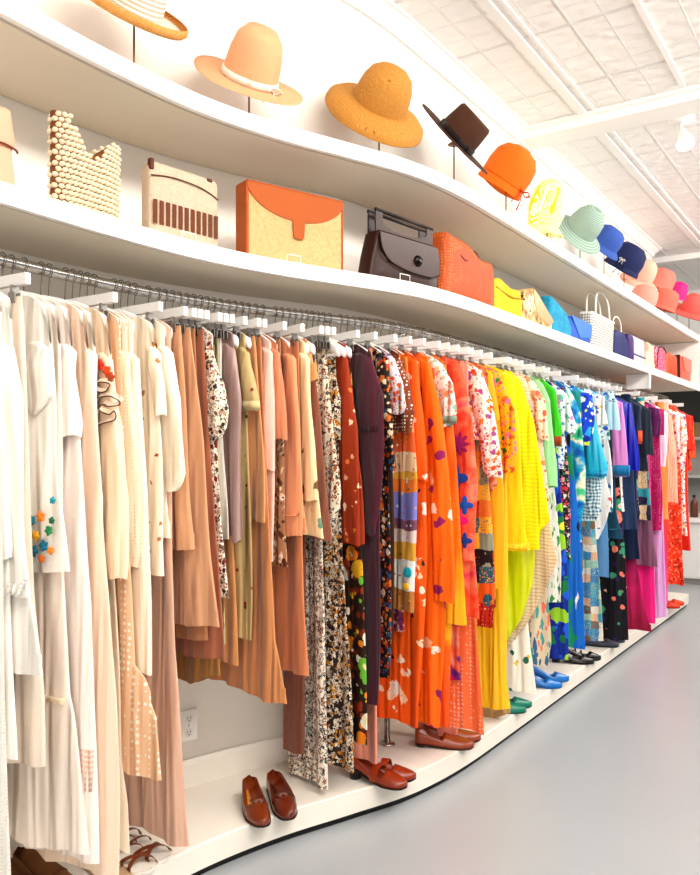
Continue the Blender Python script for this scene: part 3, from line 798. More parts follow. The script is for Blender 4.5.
G('bell_sleeve_dress', 'orange dress with yellow bell sleeves', 'wide sleeve ends above the tie dye skirt', 'dress', ('ombre', '.0:#f9843c', ['.35:#fa7414', '.5:#fb8410', '.58:#fba814', '.64:#fcc42c', '.71:#fcc02c', '.74:#f4741c', '.9:#f4641c'], {}), [(443, 354), (452, 440), (455, 560), (452, 640), (448, 726)], [(356, 430, 446), (440, 438, 455), (540, 436, 462), (600, 430, 467), (618, 428, 469)], flare=1.2)
G('tie_dye_skirt', 'coral skirt with purple tie dye patch', 'under the yellow bell sleeves', 'skirt', ('blotch', '#f8643c', ['#f86a4c', '#d8247c', '#6a2a8c', '#f8744c', '#f4a08c'], {'scale': 7}), [(452, 348), (456, 520), (459, 681)], hanger='b')
G('star_dress', 'coral dress with magenta and blue stars', 'and long draped sleeves', 'dress', ('blotch', '#fa5c3c', ['#f9704c', '#f8583c', '#fa8c6c', '#e8406c'], {'scale': 6}), [(458, 354), (468, 440), (474, 540), (478, 620)], [(356, 446, 462), (420, 456, 474), (480, 458, 479), (520, 460, 476), (560, 464, 474)],
  extra=[lambda ob, loc, b: (applique(ob, loc, b, [(462, 444, '#a01868', .045)], 'star_motif', True, 9), applique(ob, loc, b, [(458, 478, '#1c50a4', .055), (468, 505, '#2468c0', .035), (461, 520, '#e81c8c', .045), (468, 540, '#1c50a4', .03)], 'star_motif', True, 4))])
G('maxi_dress', 'coral lace maxi over orange lining', 'nearest the brown flats', 'dress', ('lace', '#f9804c', '#fbb49c', 60), [(461, 352), (468, 450), (474, 600), (480, 690), (484, 734)], flare=1.8)
G('coral_trousers', 'pale coral wide trousers', 'cuffs just showing over the brown flats', 'trousers', '#f8a08a', [(464, 348), (465, 560), (458, 700), (456, 736)], hanger='b')
G('floral_blouse', 'white blouse with orange and violet blossoms', 'wide patterned sleeve', 'blouse', ('floral', '#fbeee4', ['#f0602c', '#b05a98', '#f29a3c', '#e04a2c', '#fbeee4'], {'scale': 34, 'thr': .38, 'leaf': '#f4c8b0'}), [(478, 356), (487, 440)], [(358, 462, 482), (400, 472, 492), (440, 480, 498), (470, 484, 503), (477, 489, 503)])
G('collage_maxi', 'multicolour collage print maxi', 'with black dotted squares', 'dress', ('patch', '#e88a3c', ['#2a1c1c', '#f0b83c', '#c4401c', '#9aa088', '#e86c1c', '#3a6a78'], {'scale': 14, 'thr': .3}), [(481, 352), (489, 480), (494, 560), (497, 606)], extra=[frill([(480, 602), (496, 604)], ('dots', '#c4301c', ['#f8c890'], {'scale': 60, 'thr': .3}), depth=.10, waves=4)])
G('frilled_blouse', 'rust and pink ruffled top', 'below the violet blossom blouse', 'top', ('blotch', '#a83c1c', ['#f4a890', '#d8642c', '#7a3418'], {'scale': 14}), [(486, 352), (492, 450), (496, 490)], [(358, 474, 488), (450, 478, 494), (485, 476, 497)])
G('maxi_dress', 'marigold maxi dress with plain column', 'thin edge of amber', 'dress', '#f9b01c', [(490, 354), (500, 440), (504, 540), (505, 588)], [(356, 480, 492), (420, 486, 501)])
G('floral_dress', 'saffron dress with red flower clusters', 'short flutter sleeves', 'dress', ('floral', '#fbb41c', ['#e8541c', '#f07a9c', '#3a8a3c', '#e8701c'], {'scale': 30, 'thr': .36}), [(498, 356), (508, 420), (512, 470)], [(358, 486, 500), (410, 500, 516), (455, 504, 518), (472, 503, 514)])
G('maxi_dress', 'golden yellow chiffon maxi', 'tan petticoat showing beneath', 'dress', ('satin', '#f8cc24'), [(501, 356), (506, 470), (508, 600), (508, 680), (511, 710)], flare=1.5)
G('petticoat', 'crinkled tan petticoat', 'lowest hem beside the teal shoes', 'petticoat', '#c0a070', [(504, 350), (507, 560), (508, 680), (511, 731)], hanger='b', hemwave=.03, flare=2)
# ------------------------------------------------------------------ yellow and green group
G('fringed_top', 'yellow fringed top', 'fluffy edge over the lime skirt', 'top', '#fbd814', [(508, 358), (516, 430), (522, 500), (524, 540)], [(360, 496, 512), (430, 502, 520), (500, 500, 524), (535, 494, 528), (548, 492, 532)], extra=[frill([(492, 540), (532, 542)], '#f8dc3c', depth=.03, waves=14)])
G('pleated_top', 'lemon yellow pleated top', 'with huge ribbed batwing sleeve', 'top', ('hstripes', '#fdf000', ['#f4e200', '#fdf000'], {'scale': 55, 'bump': .5}), [(516, 360), (528, 440), (535, 520)], [(362, 500, 520), (420, 510, 533), (470, 514, 542), (522, 515, 551), (530, 520, 540), (548, 528, 541)])
G('lime_skirt', 'lime yellow draped long skirt', 'swept to a point at the bottom', 'skirt', ('satin', '#e0e800'), [(512, 352), (524, 480), (536, 556), (533, 585), (522, 618), (506, 642)], hanger='b')
G('mesh_shawl', 'beige ribbed mesh shawl', 'hanging to a long diagonal point', 'shawl', ('hstripes', '#e8d2b0', ['#d4b88c', '#e8d2b0'], {'scale': 60}), [(522, 356), (536, 440), (546, 500), (559, 561), (548, 585), (530, 618), (509, 646)], [(358, 512, 526), (400, 520, 532)])
G('floral_trousers', 'white trousers with green sprigs', 'beside the teal shoes', 'trousers', ('floral', '#f6efe2', ['#2a7a5c', '#e8c84c', '#f6efe2', '#f6efe2'], {'scale': 18, 'thr': .3}), [(518, 352), (526, 600), (530, 650), (535, 694)], hanger='b')
G('print_blouse', 'peach and cream print blouse', 'with white edging', 'blouse', ('floral', '#fbdcc4', ['#f4a070', '#c8d8b0', '#e8705c'], {'scale': 26, 'thr': .35}), [(532, 358), (543, 430), (547, 500)], [(360, 522, 535), (400, 534, 545), (440, 538, 549)])
G('ikat_dress', 'pastel ikat dress with teal and peach tears', 'rounded hem above the platform', 'dress', ('floral', '#e4d4b8', ['#5cb0a8', '#f08a6c', '#e4d4b8', '#4a7a9c'], {'scale': 22, 'thr': .4, 'stretch': (1.6, 1.6, .5)}), [(533, 356), (541, 500), (547, 600), (550, 640), (546, 665)], flare=.6)
G('pale_green_tunic', 'pale mint green tunic', 'plain wide panel ending square', 'tunic', '#a6dca0', [(540, 358), (550, 420), (556, 460), (558, 487)], [(360, 532, 543), (400, 540, 551), (486, 546, 558)])
G('floral_skirt', 'white skirt with small green leaf print', 'hem above the flower print dress', 'skirt', ('leaves', '#f4f4ec', ['#4cae5c', '#2a8a5c', '#a8d8a0'], {'scale': 30, 'thr': .3}), [(545, 350), (555, 500), (561, 560), (562, 603)], hanger='b')
G('maxi_dress', 'cobalt maxi with lime green flowers', 'straight hem beside the blue shoes', 'dress', ('floral', '#1438a0', ['#a8d83c', '#1e8a4c', '#2a6ae0'], {'scale': 8.5, 'thr': .46, 'centre': '#e8e84c'}), [(552, 356), (562, 500), (568, 590), (570, 661)], flare=.4)
G('green_blouse', 'vivid green blouse with rust cuffs', 'slim long sleeve', 'blouse', '#4cc42c', [(548, 360), (556, 420)], [(362, 538, 551), (390, 546, 556), (425, 552, 562), (446, 553, 562)], cuff=(446, 552, 562, '#a8481c', .05))
G('floral_blouse', 'white blouse with blue and pink petals', 'three quarter sleeve', 'blouse', ('floral', '#f0f4f6', ['#4c9cd8', '#e89cc8', '#2c6ab0', '#7cc8b0', '#f0f4f6'], {'scale': 26, 'thr': .4}), [(555, 360), (563, 420), (566, 470)], [(362, 544, 558), (395, 552, 568), (428, 558, 577), (434, 562, 575)])
G('floral_dress', 'black red and pink rose print dress', 'narrow strip between green dresses', 'dress', ('floral', '#2c1c24', ['#d8304c', '#f0a0a8', '#2c8a5c', '#e8e0d0'], {'scale': 45, 'thr': .44}), [(558, 358), (566, 440), (571, 520), (572, 560)], [(362, 548, 560), (400, 556, 566)])
G('leaf_dress', 'blue dress with white and black palm leaves', 'behind the black sandals', 'dress', ('leaves', '#1c78d0', ['#f4f4f0', '#10181c', '#1c9a6c', '#1c50b0'], {'scale': 9, 'thr': .42}), [(566, 358), (576, 500), (584, 590), (586, 649)], flare=.5)
G('watercolour_dress', 'green and turquoise watercolour dress', 'with full length sleeves', 'dress', ('blotch', '#0c9c7c', ['#4cd09c', '#f0f4d8', '#1ca8d0', '#1464b8', '#3cc08c'], {'scale': 6.5}), [(566, 360), (576, 430), (582, 500), (582, 541)], [(362, 556, 570), (410, 566, 580), (470, 570, 586), (500, 572, 586), (541, 568, 579)])
G('teal_jacket', 'dark teal jacket', 'small shoulder above the ruffled blouse', 'jacket', '#0c8c86', [(570, 356), (578, 400), (580, 415)], [(358, 560, 573), (385, 568, 580), (412, 572, 582)], extra=[collar('#0a6f78')])
G('ruffled_blouse', 'royal blue and lime ruffled blouse', 'knotted frills at the sleeve', 'blouse', ('floral', '#1450d0', ['#d8f04c', '#2cb0e0', '#f0f8f0', '#1438a0'], {'scale': 20, 'thr': .4}), [(575, 360), (584, 420), (587, 440)], [(362, 562, 578), (385, 572, 592), (410, 578, 597), (432, 578, 594), (446, 580, 590)])
G('flared_blouse', 'turquoise top with flared bell sleeves', 'glossy wide cuffs', 'top', ('satin', '#2cc0dc'), [(581, 362), (590, 440)], [(364, 570, 585), (410, 580, 594), (440, 582, 600), (468, 584, 608), (478, 586, 604)], cuff=(476, 585, 607, ('satin', '#1ca4cc'), .03))
G('striped_top', 'teal and white fine chevron top', 'below the turquoise sleeves', 'top', ('plaid', '#e8f0f0', ['#1c7c94'], {'scale': 48}), [(584, 360), (593, 440), (598, 500), (596, 521)], [(364, 572, 587), (480, 588, 602), (515, 588, 600)])
G('patchwork_trousers', 'blue and beige tile print trousers', 'hem behind the slate shoes', 'trousers', ('patch', '#e8e0cc', ['#4c90b8', '#a8c8b0', '#8c7058', '#e8b890', '#5ca8b8'], {'scale': 22, 'thr': .3}), [(584, 352), (594, 500), (600, 590), (602, 642)], hanger='b')
G('pastel_skirt', 'light blue pastel floral skirt', 'overlapping the tile print trousers', 'skirt', ('floral', '#9cc8e0', ['#f4f0e8', '#5ca0d0', '#f0b8a0'], {'scale': 16, 'thr': .4}), [(586, 352), (590, 480), (592, 562)], hanger='b')
G('shawl_blouse', 'white blouse with sketchy red blue flowers', 'pointed shawl hem', 'blouse', ('floral', '#f4f0ea', ['#e85c50', '#5c7cc8', '#e8d8a0', '#f4f0ea'], {'scale': 24, 'thr': .28}), [(590, 362), (600, 430), (607, 480), (612, 500), (606, 520), (597, 540)], [(364, 580, 594), (395, 590, 604), (425, 594, 608)], flare=.5)
G('denim_trousers', 'light denim blue straight trousers', 'plain long leg', 'trousers', '#6c9cc8', [(596, 354), (604, 480), (609, 578)], hanger='b')
# ------------------------------------------------------------------ blues
G('floral_blouse', 'sky blue and navy flower blouse', 'short sleeve with white collar', 'blouse', ('floral', '#d8ecf4', ['#2c64c0', '#7cc0e0', '#48a08c', '#f4f4f0'], {'scale': 26, 'thr': .42}), [(597, 362), (605, 400), (610, 440)], [(364, 586, 600), (385, 596, 611), (402, 600, 616)], extra=[collar('#f0f4f4')])
G('leaf_skirt', 'white skirt with cobalt leaf shapes', 'narrow edge beside denim', 'skirt', ('leaves', '#f2f0ea', ['#1c6cc0', '#1c88a8', '#123a80'], {'scale': 18, 'thr': .4}), [(600, 354), (610, 450), (614, 512)], hanger='b')
G('pale_blouse', 'ice blue blouse with lace edging', 'pale beside the pink sleeve', 'blouse', '#bfe0ec', [(603, 364), (612, 410)], [(366, 592, 606), (390, 602, 616), (430, 606, 621)])
G('denim_skirt', 'dark teal denim flared skirt', 'with a pale hem band', 'skirt', '#1c5068', [(606, 356), (613, 460), (617, 510), (624, 538)], hanger='b', extra=[frill([(610, 528), (623, 528)], '#2c6a80', depth=.01, waves=1)])
G('pink_sleeve_blouse', 'orchid pink blouse with teal cuffs', 'bright sleeve before royal blue', 'blouse', '#e49ad4', [(610, 364), (618, 420)], [(366, 600, 614), (390, 608, 622), (455, 614, 628), (476, 613, 629)], cuff=(476, 612, 630, '#1c80b0', .07))
G('sketch_skirt', 'white skirt with black sketch print', 'thin strip beneath the teal cuffs', 'skirt', ('leaves', '#f4f2ee', ['#1c1c24', '#3a3a44'], {'scale': 34, 'thr': .32}), [(613, 358), (622, 460), (625, 511)], hanger='b')
G('black_floral_gown', 'black gown with coral rose and green leaves', 'lowest of the dark dresses', 'dress', ('floral', '#14101e', ['#f08a78', '#4ca07c', '#14101e', '#3a1c5c'], {'scale': 9, 'thr': .4, 'centre': '#f8c0ac'}), [(614, 362), (622, 520), (628, 600), (629, 640)], flare=.8)
G('royal_top', 'royal blue top with satin hem', 'vivid sleeve ending by the slate dress', 'top', ('satin', '#1024b8'), [(618, 366), (627, 430)], [(368, 608, 621), (400, 618, 630), (455, 624, 639), (470, 622, 640)])
G('slate_dress', 'slate blue shirt dress', 'plain long column', 'dress', '#34486c', [(624, 366), (631, 430), (636, 500), (637, 530)], [(368, 614, 627), (400, 620, 632), (440, 624, 636)])
G('navy_dress', 'deep navy belted dress', 'with long narrow skirt', 'dress', '#182a4c', [(630, 368), (635, 430), (637, 500), (639, 560)], [(370, 620, 632), (400, 626, 638)], extra=[collar('#101c38')])
G('ombre_gown', 'magenta and black ombre gown', 'sweeping its hem near the platform edge', 'dress', ('ombre', '.0:#2a1030', ['.5:#3a1440', '.7:#8c1050', '.82:#d0206c', '.95:#a01048'], {}), [(631, 366), (637, 560), (645, 610), (651, 632)], flare=1.2)
G('orange_print_top', 'navy top with orange block cuff', 'small orange square sleeve', 'top', '#243050', [(634, 370), (640, 420)], [(372, 626, 637), (400, 630, 642), (445, 633, 643)], cuff=(444, 633, 643, '#f0602c', .09))
G('charcoal_coat', 'charcoal blue coat', 'broad dark sleeve', 'coat', '#36404e', [(640, 370), (646, 430), (647, 470)], [(372, 630, 643), (410, 640, 651), (455, 642, 654)])
G('teal_print_dress', 'navy dress with teal and violet blocks', 'between charcoal and plum', 'dress', ('patch', '#1c2440', ['#2ca0a8', '#7a4c98', '#24345c', '#e8c8a0'], {'scale': 16, 'thr': .3}), [(643, 370), (648, 450), (650, 520)], [(372, 636, 646), (400, 642, 650)])
# ------------------------------------------------------------------ pinks and reds
G('sheer_robe', 'mauve sheer robe with bell hem', 'flaring over the hot pink panel', 'robe', ('satin', '#8c5a74'), [(646, 370), (650, 480), (652, 540), (657, 566)], flare=1.5)
G('pink_dress', 'hot pink long dress', 'bright strip behind the mauve robe', 'dress', '#f02c90', [(648, 370), (651, 480), (653, 560), (655, 640)])
G('plum_blouse', 'plum blouse with puffed sleeves', 'beside the magenta print', 'blouse', '#6a2464', [(650, 372), (656, 420)], [(374, 640, 653), (395, 648, 659), (420, 652, 662), (436, 653, 660)])
G('magenta_dress', 'magenta dotted dress', 'gathered sleeves near plum blouse', 'dress', ('dots', '#b81c6c', ['#f0a0c8'], {'scale': 60, 'thr': .2}), [(654, 372), (660, 430), (662, 500), (662, 530)], [(374, 646, 657), (395, 654, 664), (435, 656, 665)])
G('lilac_gown', 'pale lilac gown with net hem', 'touching down near the platform end', 'dress', ('satin', '#e0b0e0'), [(656, 372), (662, 480), (664, 560), (668, 628)], flare=1.4, hemwave=.015)
G('blouse', 'white ruffled blouse with lilac shading', 'first of the pale pinks', 'blouse', '#f8e4ec', [(658, 373), (664, 430), (665, 466)], [(375, 650, 661), (400, 658, 667), (436, 658, 668), (466, 660, 666)])
G('orange_dress', 'apricot orange dress', 'between white blouse and peach cape', 'dress', '#f89a58', [(663, 374), (667, 440), (669, 520)], [(376, 655, 666), (400, 661, 669)])
G('pink_trousers', 'neon coral and pink trousers', 'cuffs over the orange red shoes', 'trousers', ('ombre', '.0:#f8602c', ['.6:#f8582c', '.75:#fb3c78', '.9:#f85ca0'], {}), [(666, 360), (668, 500), (669, 604)], hanger='b')
G('peach_cape', 'peach pleated cape dress', 'long soft panel', 'dress', ('stripes', '#fbc0a8', ['#f4a890'], {'scale': 45}), [(667, 374), (673, 420), (677, 470), (679, 503)], [(376, 658, 670), (400, 666, 675)])
G('floral_blouse', 'white and red floral blouse', 'fluttering sleeve near the end', 'blouse', ('floral', '#fbf0ec', ['#e84c5c', '#f4a870', '#e888a8', '#fbf0ec'], {'scale': 28, 'thr': .4}), [(672, 375), (679, 430)], [(377, 662, 675), (405, 671, 682), (440, 675, 687), (462, 676, 686)])
G('column_dress', 'orange red column dress in scrolling print', 'straight hem high above the platform', 'dress', ('micro', '#f0481c', ['#8c2810', '#f8a080', '#f0481c'], {'scale': 70, 'thr': .45}), [(675, 375), (681, 480), (684, 585)], [(377, 666, 678), (400, 674, 683)], flare=.4)
G('print_dress', 'white multicolour border print dress', 'slim edge by the red dresses', 'dress', ('floral', '#fbe8dc', ['#e83c4c', '#3c6cb0', '#f4942c', '#e878a0'], {'scale': 34, 'thr': .4}), [(679, 376), (684, 440), (687, 535)], [(378, 670, 681), (400, 677, 685), (440, 680, 689)])
G('red_dress', 'scarlet long dress', 'second to last garment on the rail', 'dress', '#e83420', [(682, 377), (687, 440), (690, 550)], [(379, 674, 685), (405, 681, 690), (450, 683, 693)])
G('wrap_blouse', 'tomato red and magenta blouse', 'last garment at the far end of the rail', 'blouse', ('blotch', '#f0401c', ['#d81c48', '#f8702c', '#e82c3c'], {'scale': 12}), [(684, 378), (690, 430), (691, 470)], [(380, 677, 687), (405, 684, 693), (450, 686, 696), (458, 687, 695)])

# slim clip-bar pieces squeezed between the fuller garments
G('slim_skirt', 'burnt orange slim skirt', 'squeezed on its clip bar, only the top edge in sight', 'skirt', '#d8641c', [(420, 355), (421, 457), (421, 560)], hanger='b', n=28, m=16)
G('slim_skirt', 'apricot slim skirt', 'squeezed on its clip bar, only the top edge in sight', 'skirt', '#e8a05c', [(433, 355), (434, 457), (434, 560)], hanger='b', n=28, m=16)
G('slim_skirt', 'brick red slim skirt', 'squeezed on its clip bar, only the top edge in sight', 'skirt', '#c4542c', [(444, 355), (445, 457), (445, 560)], hanger='b', n=28, m=16)
G('slim_skirt', 'shell pink slim skirt', 'squeezed on its clip bar, only the top edge in sight', 'skirt', '#f0a890', [(468, 355), (469, 457), (469, 560)], hanger='b', n=28, m=16)
G('slim_skirt', 'copper slim skirt', 'squeezed on its clip bar, only the top edge in sight', 'skirt', '#c8582c', [(477, 355), (478, 437), (478, 520)], hanger='b', n=28, m=16)
G('slim_skirt', 'honey slim skirt', 'squeezed on its clip bar, only the top edge in sight', 'skirt', '#e8b04c', [(487, 355), (488, 437), (488, 520)], hanger='b', n=28, m=16)
G('slim_skirt', 'primrose slim skirt', 'squeezed on its clip bar, only the top edge in sight', 'skirt', '#f0dc5c', [(506, 355), (507, 437), (507, 520)], hanger='b', n=28, m=16)
G('slim_skirt', 'buttermilk slim skirt', 'squeezed on its clip bar, only the top edge in sight', 'skirt', '#f0e4c8', [(530, 355), (531, 447), (531, 540)], hanger='b', n=28, m=16)
G('slim_skirt', 'moss green slim skirt', 'squeezed on its clip bar, only the top edge in sight', 'skirt', '#a8b878', [(540, 355), (541, 447), (541, 540)], hanger='b', n=28, m=16)
G('slim_skirt', 'jade slim skirt', 'squeezed on its clip bar, only the top edge in sight', 'skirt', '#3c9c7c', [(556, 355), (557, 447), (557, 540)], hanger='b', n=28, m=16)
G('slim_skirt', 'azure slim skirt', 'squeezed on its clip bar, only the top edge in sight', 'skirt', '#2c7cb0', [(574, 355), (575, 447), (575, 540)], hanger='b', n=28, m=16)
G('slim_skirt', 'frost white slim skirt', 'squeezed on its clip bar, only the top edge in sight', 'skirt', '#dce8ec', [(590, 355), (591, 437), (591, 520)], hanger='b', n=28, m=16)
G('slim_skirt', 'powder blue slim skirt', 'squeezed on its clip bar, only the top edge in sight', 'skirt', '#8cb0cc', [(601, 355), (602, 437), (602, 520)], hanger='b', n=28, m=16)
G('slim_skirt', 'indigo slim skirt', 'squeezed on its clip bar, only the top edge in sight', 'skirt', '#2c3c6c', [(618, 355), (619, 437), (619, 520)], hanger='b', n=28, m=16)
G('slim_skirt', 'midnight slim skirt', 'squeezed on its clip bar, only the top edge in sight', 'skirt', '#24345c', [(636, 355), (637, 447), (637, 540)], hanger='b', n=28, m=16)
G('slim_skirt', 'mulberry slim skirt', 'squeezed on its clip bar, only the top edge in sight', 'skirt', '#a0407c', [(654, 355), (655, 437), (655, 520)], hanger='b', n=28, m=16)
G('slim_skirt', 'rose slim skirt', 'squeezed on its clip bar, only the top edge in sight', 'skirt', '#f0b0a0', [(668, 355), (669, 437), (669, 520)], hanger='b', n=28, m=16)
G('slim_skirt', 'vermilion slim skirt', 'squeezed on its clip bar, only the top edge in sight', 'skirt', '#e85c3c', [(680, 355), (681, 427), (681, 500)], hanger='b', n=28, m=16)

def applique(ob, loc, b, spots, name, deep=False, star=0):
    """small stitched motifs lying on the cloth"""
    for i, (x, y, col, r) in enumerate(spots):
        u, z = loc(x, y); rn = random.Random(i * 7 + int(x))
        prof = []
        n = 40 if star else 14; ring = []; cen = (u, -b * 1.75 - .002 if not deep else -(b * .75 + max(.016, b * 1.1) * 1.08 + .002), z)
        mb = MB(); a0 = rn.uniform(0, 6)
        r0 = [(cen[0] + r * .25 * math.cos(2*PI*k/n), cen[1] - .003, cen[2] + r * .25 * math.sin(2*PI*k/n)) for k in range(n)]
        r1 = [(cen[0] + r * (1 + (.3 * math.sin(5 * 2*PI*k/n + a0) if not star else 0.0 if star < 0 else (-.45 + .6 * abs(math.cos(star / 2 * 2*PI*k/n)) ** 2))) * math.cos(2*PI*k/n), cen[1], cen[2] + r * (1 + (.3 * math.sin(5 * 2*PI*k/n + a0) if not star else 0.0 if star < 0 else (-.45 + .6 * abs(math.cos(star / 2 * 2*PI*k/n)) ** 2))) * math.sin(2*PI*k/n)) for k in range(n)]
        r2 = [(x_, cen[1] + .006, z_) for x_, y_, z_ in r1]
        mb.loft([r0, r1, r2], True, True)
        mb.build(name, solid(col, .7), ob, smooth=False)

GS.sort(key=lambda g: g['t'])
MINGAP = .025
for i in range(1, len(GS)):
    GS[i]['t'] = max(GS[i]['t'], GS[i - 1]['t'] + MINGAP)
print('GARMENTS', len(GS), [round(g['t'], 2) for g in GS])
for i, g in enumerate(GS):
    tp = GS[i - 1]['t'] if i else g['t'] - .06
    tn = GS[i + 1]['t'] if i + 1 < len(GS) else g['t'] + .06
    b = max(.011, min(.034, .42 * min(g['t'] - tp, tn - g['t'], .09)))
    build_garment(g, b, tp, tn, i)
# ================================================================== HATS
def axes(px, py, a, tau):
    k = -ray(px, py).normalized()
    R = Vector((C, S, 0)); R = (R - k * R.dot(k)).normalized()
    I = k.cross(R).normalized()
    if I.z < 0: I = -I
    a, tau = math.radians(a), math.radians(tau)
    up = (R * math.sin(a) + I * math.cos(a)) * math.cos(tau) + k * math.sin(tau)
    up.normalize()
    x = (R * math.cos(a) - I * math.sin(a)); x = (x - up * x.dot(up)).normalized()
    y = up.cross(x)
    return Matrix((( x.x, y.x, up.x), (x.y, y.y, up.y), (x.z, y.z, up.z))).to_4x4(), k

def hat(name, label, px, py, Rpx, a, tau, off, brim, crown, mat, ribbon=None, wob=0.0, pinch=0.0, stand=True, n=48, parts=None, stx=None, thick=.0022):
    t = solve_t(px, off); p, U, V = frame(t, off)
    c = on_plane(px, py, p, U)
    fw = -S * c.x + C * c.y
    s = Rpx * fw / FPX                 # brim radius in metres
    M, k = axes(px, py, a, tau)
    root = empty(name, c, mat=Matrix.Translation(c) @ M)
    def fn(amt):
        def f(q, ang):
            r = math.hypot(q.x, q.y) / s
            q = Vector(q); q.z += amt * s * (math.cos(2 * ang + .6) * .6 + .4 * math.sin(3 * ang)) * max(0, r - .45)
            return q
        return f
    if brim:
        pr = [(r * s, z * s) for r, z in brim]
        up = pr + [(r, z + thick) for r, z in reversed(pr)] + [pr[0]]
        MB().lathe(up, n, fn=fn(wob)).build('brim', mat, root)
    if crown:
        def cf(q, ang):
            q = Vector(q); h = q.z / s
            if pinch:
                top = max(0, min(1, (h - crown[-1][1] * .45) / (crown[-1][1] * .55 + 1e-6)))
                q.z -= pinch * s * top * math.exp(-(q.y / (.16 * s)) ** 2) * (1 if abs(q.x) < s else 0)
                fr = max(0, q.x / s) ; q.y *= 1 - .45 * top * min(1, fr * 2.2)
            return q
        cr = [(r * s, z * s) for r, z in crown]
        MB().lathe(cr, n, fn=cf, cap1=False).build('crown', mat, root)
    if ribbon:
        r0, z0, r1, z1, col = ribbon
        rb = MB().lathe([(r0 * s, z0 * s), (r0 * s * 1.03 + .002, z0 * s), (r1 * s * 1.03 + .002, z1 * s), (r1 * s, z1 * s)], n).build('ribbon', fabric(col), root)
    if parts: parts(root, s)
    tag(root, label, 'hat')
    if stand:
        zb = UP_T + .0005
        st = empty('hat_stand', (c.x, c.y, zb))
        top = c - M.to_3x3() @ Vector((0, 0, .006))
        MB().tube([(0, 0, .003), (0, 0, max(.02, top.z - zb - .012))], .0035, 8).build('rod', M_BRASSROD, st)
        MB().lathe([(0, .005), (.04, .005), (.045, 0), (0, 0)], 24).build('base', M_BRASSROD, st)
        MB().lathe([(0, .012), (.02, .008), (.03, 0), (0, -.002)], 16, Matrix.Translation((0, 0, max(.02, top.z - zb - .014)))).build('rest', M_BRASSROD, st)
        tag(st, 'slim brown metal stand holding up the ' + label.split(' with')[0].split(' at')[0], 'hat stand', 'hat stands on the upper shelf')
    return root

def rib(pts, w, th=.0015):
    """flat ribbon along points"""
    mb = MB(); P = [Vector(p) for p in pts]; rings = []
    for i, p in enumerate(P):
        t = (P[min(i+1, len(P)-1)] - P[max(0, i-1)]).normalized(); a = t.cross(Vector((0, .3, 1))).normalized() * (w / 2); b = t.cross(a).normalized() * th
        rings.append([p + a + b, p + a - b, p - a - b, p - a + b])
    return mb.loft(rings, True, True)

def bow(col, x, y, z, sc=1.0, tails=(.10, .08)):
    def f(root, s):
        for sg in (1, -1):
            rib([(x*s, y*s, z*s), (x*s + sg*.03*sc, y*s - .02*sc, z*s + .018*sc), (x*s + sg*.055*sc, y*s - .015*sc, z*s), (x*s + sg*.03*sc, y*s - .008*sc, z*s - .016*sc), (x*s, y*s, z*s)], .016*sc).build('bow_loop', fabric(col), root)
        for sg, L in zip((1, -1), tails):
            rib([(x*s, y*s, z*s), (x*s + sg*.02*sc, y*s - .02*sc, z*s - L*.5), (x*s + sg*.03*sc, y*s - .03*sc, z*s - L)], .013*sc).build('ribbon_tail', fabric(col), root)
    return f

STRAW = pattern('weave', '#e8a75c', ['#f2bd76', '#c27f38'], scale=140, distort=0.0, bump=.5)
BR = [(.40, .02), (.55, .005), (.78, -.01), (1.0, .01)]
hat('sun_hat', 'cream straw sun hat with tan rolled brim at the upper left', 134, 12, 53, 25, 10, .18, [(.45, .0), (.75, -.03), (.98, -.04), (1.04, .03), (1.03, .11), (.99, .13)], [(.52, .02), (.50, .3), (.47, .55), (.38, .72), (.2, .8), (.0, .82)], STRAW, parts=lambda r, s: [
    MB().lathe([(.46*s, .045*s), (.7*s, .03*s), (.90*s, .03*s), (.90*s, .036*s), (.7*s, .036*s), (.46*s, .06*s)], 48).build('white_brim_top', pattern('stripes', '#f4ecde', ['#cbbca6'], scale=90, distort=0.0), r),
    MB().lathe([(.53*s, .03*s), (.515*s, .3*s), (.485*s, .56*s), (.39*s, .735*s), (.2*s, .815*s), (0, .835*s)], 48).build('white_crown_cover', pattern('hstripes', '#f4ecde', ['#cbbca6'], scale=70, distort=0.0), r)])
hat('fedora', 'peach tan felt fedora with cream ribbon and side bow', 249, 82, 56, 19, 13, .18, [(.45, .03), (.6, .0), (.85, -.03), (1.0, .01)], [(.50, .0), (.49, .25), (.465, .55), (.43, .78), (.34, .91), (.15, .95), (.0, .95)], solid('#edb68c', .8, bump=.3, bscale=300, vary=.12), ribbon=(.50, .03, .49, .15, '#f6e9da'), wob=.07, pinch=.22, parts=bow('#f4e8da', .42, -.28, .08, .7, (.03, .05)))
hat('sun_hat', 'golden tan round crowned hat with wide turned down brim', 379, 106, 53, 24, 20, .18, [(.46, .05), (.62, .0), (.85, -.05), (.98, -.15), (1.0, -.24)], [(.53, .0), (.52, .25), (.48, .44), (.40, .61), (.27, .71), (.12, .755), (.0, .76)], pattern('weave', '#c98f42', ['#d8a354', '#a8702c'], scale=160, distort=.0, bump=.5), wob=.05)
hat('boater_hat', 'dark brown flat crowned felt hat tilted steeply', 454, 141, 47, 44, 3, .18, [(.42, .03), (.7, .0), (1.0, .03)], [(.47, .0), (.45, .3), (.42, .60), (.38, .66), (.2, .62), (.0, .61)], solid('#5a3620', .85, bump=.2, bscale=250, vary=.12), ribbon=(.47, .02, .462, .16, '#2c1a10'), wob=.03)
hat('cloche_hat', 'bright orange soft cloche hat with rust ribbon ties', 506, 176, 25, 32, -4, .18, [(.7, .15), (.9, -.1), (1.0, -.55)], [(.96, -.2), (.98, .3), (.92, .75), (.72, 1.05), (.4, 1.2), (.0, 1.24)], solid('#f47a10', .85, bump=.4, bscale=200), wob=.12, pinch=.3, parts=bow('#e0561c', .9, -.5, -.2, .8, (.09, .07)))
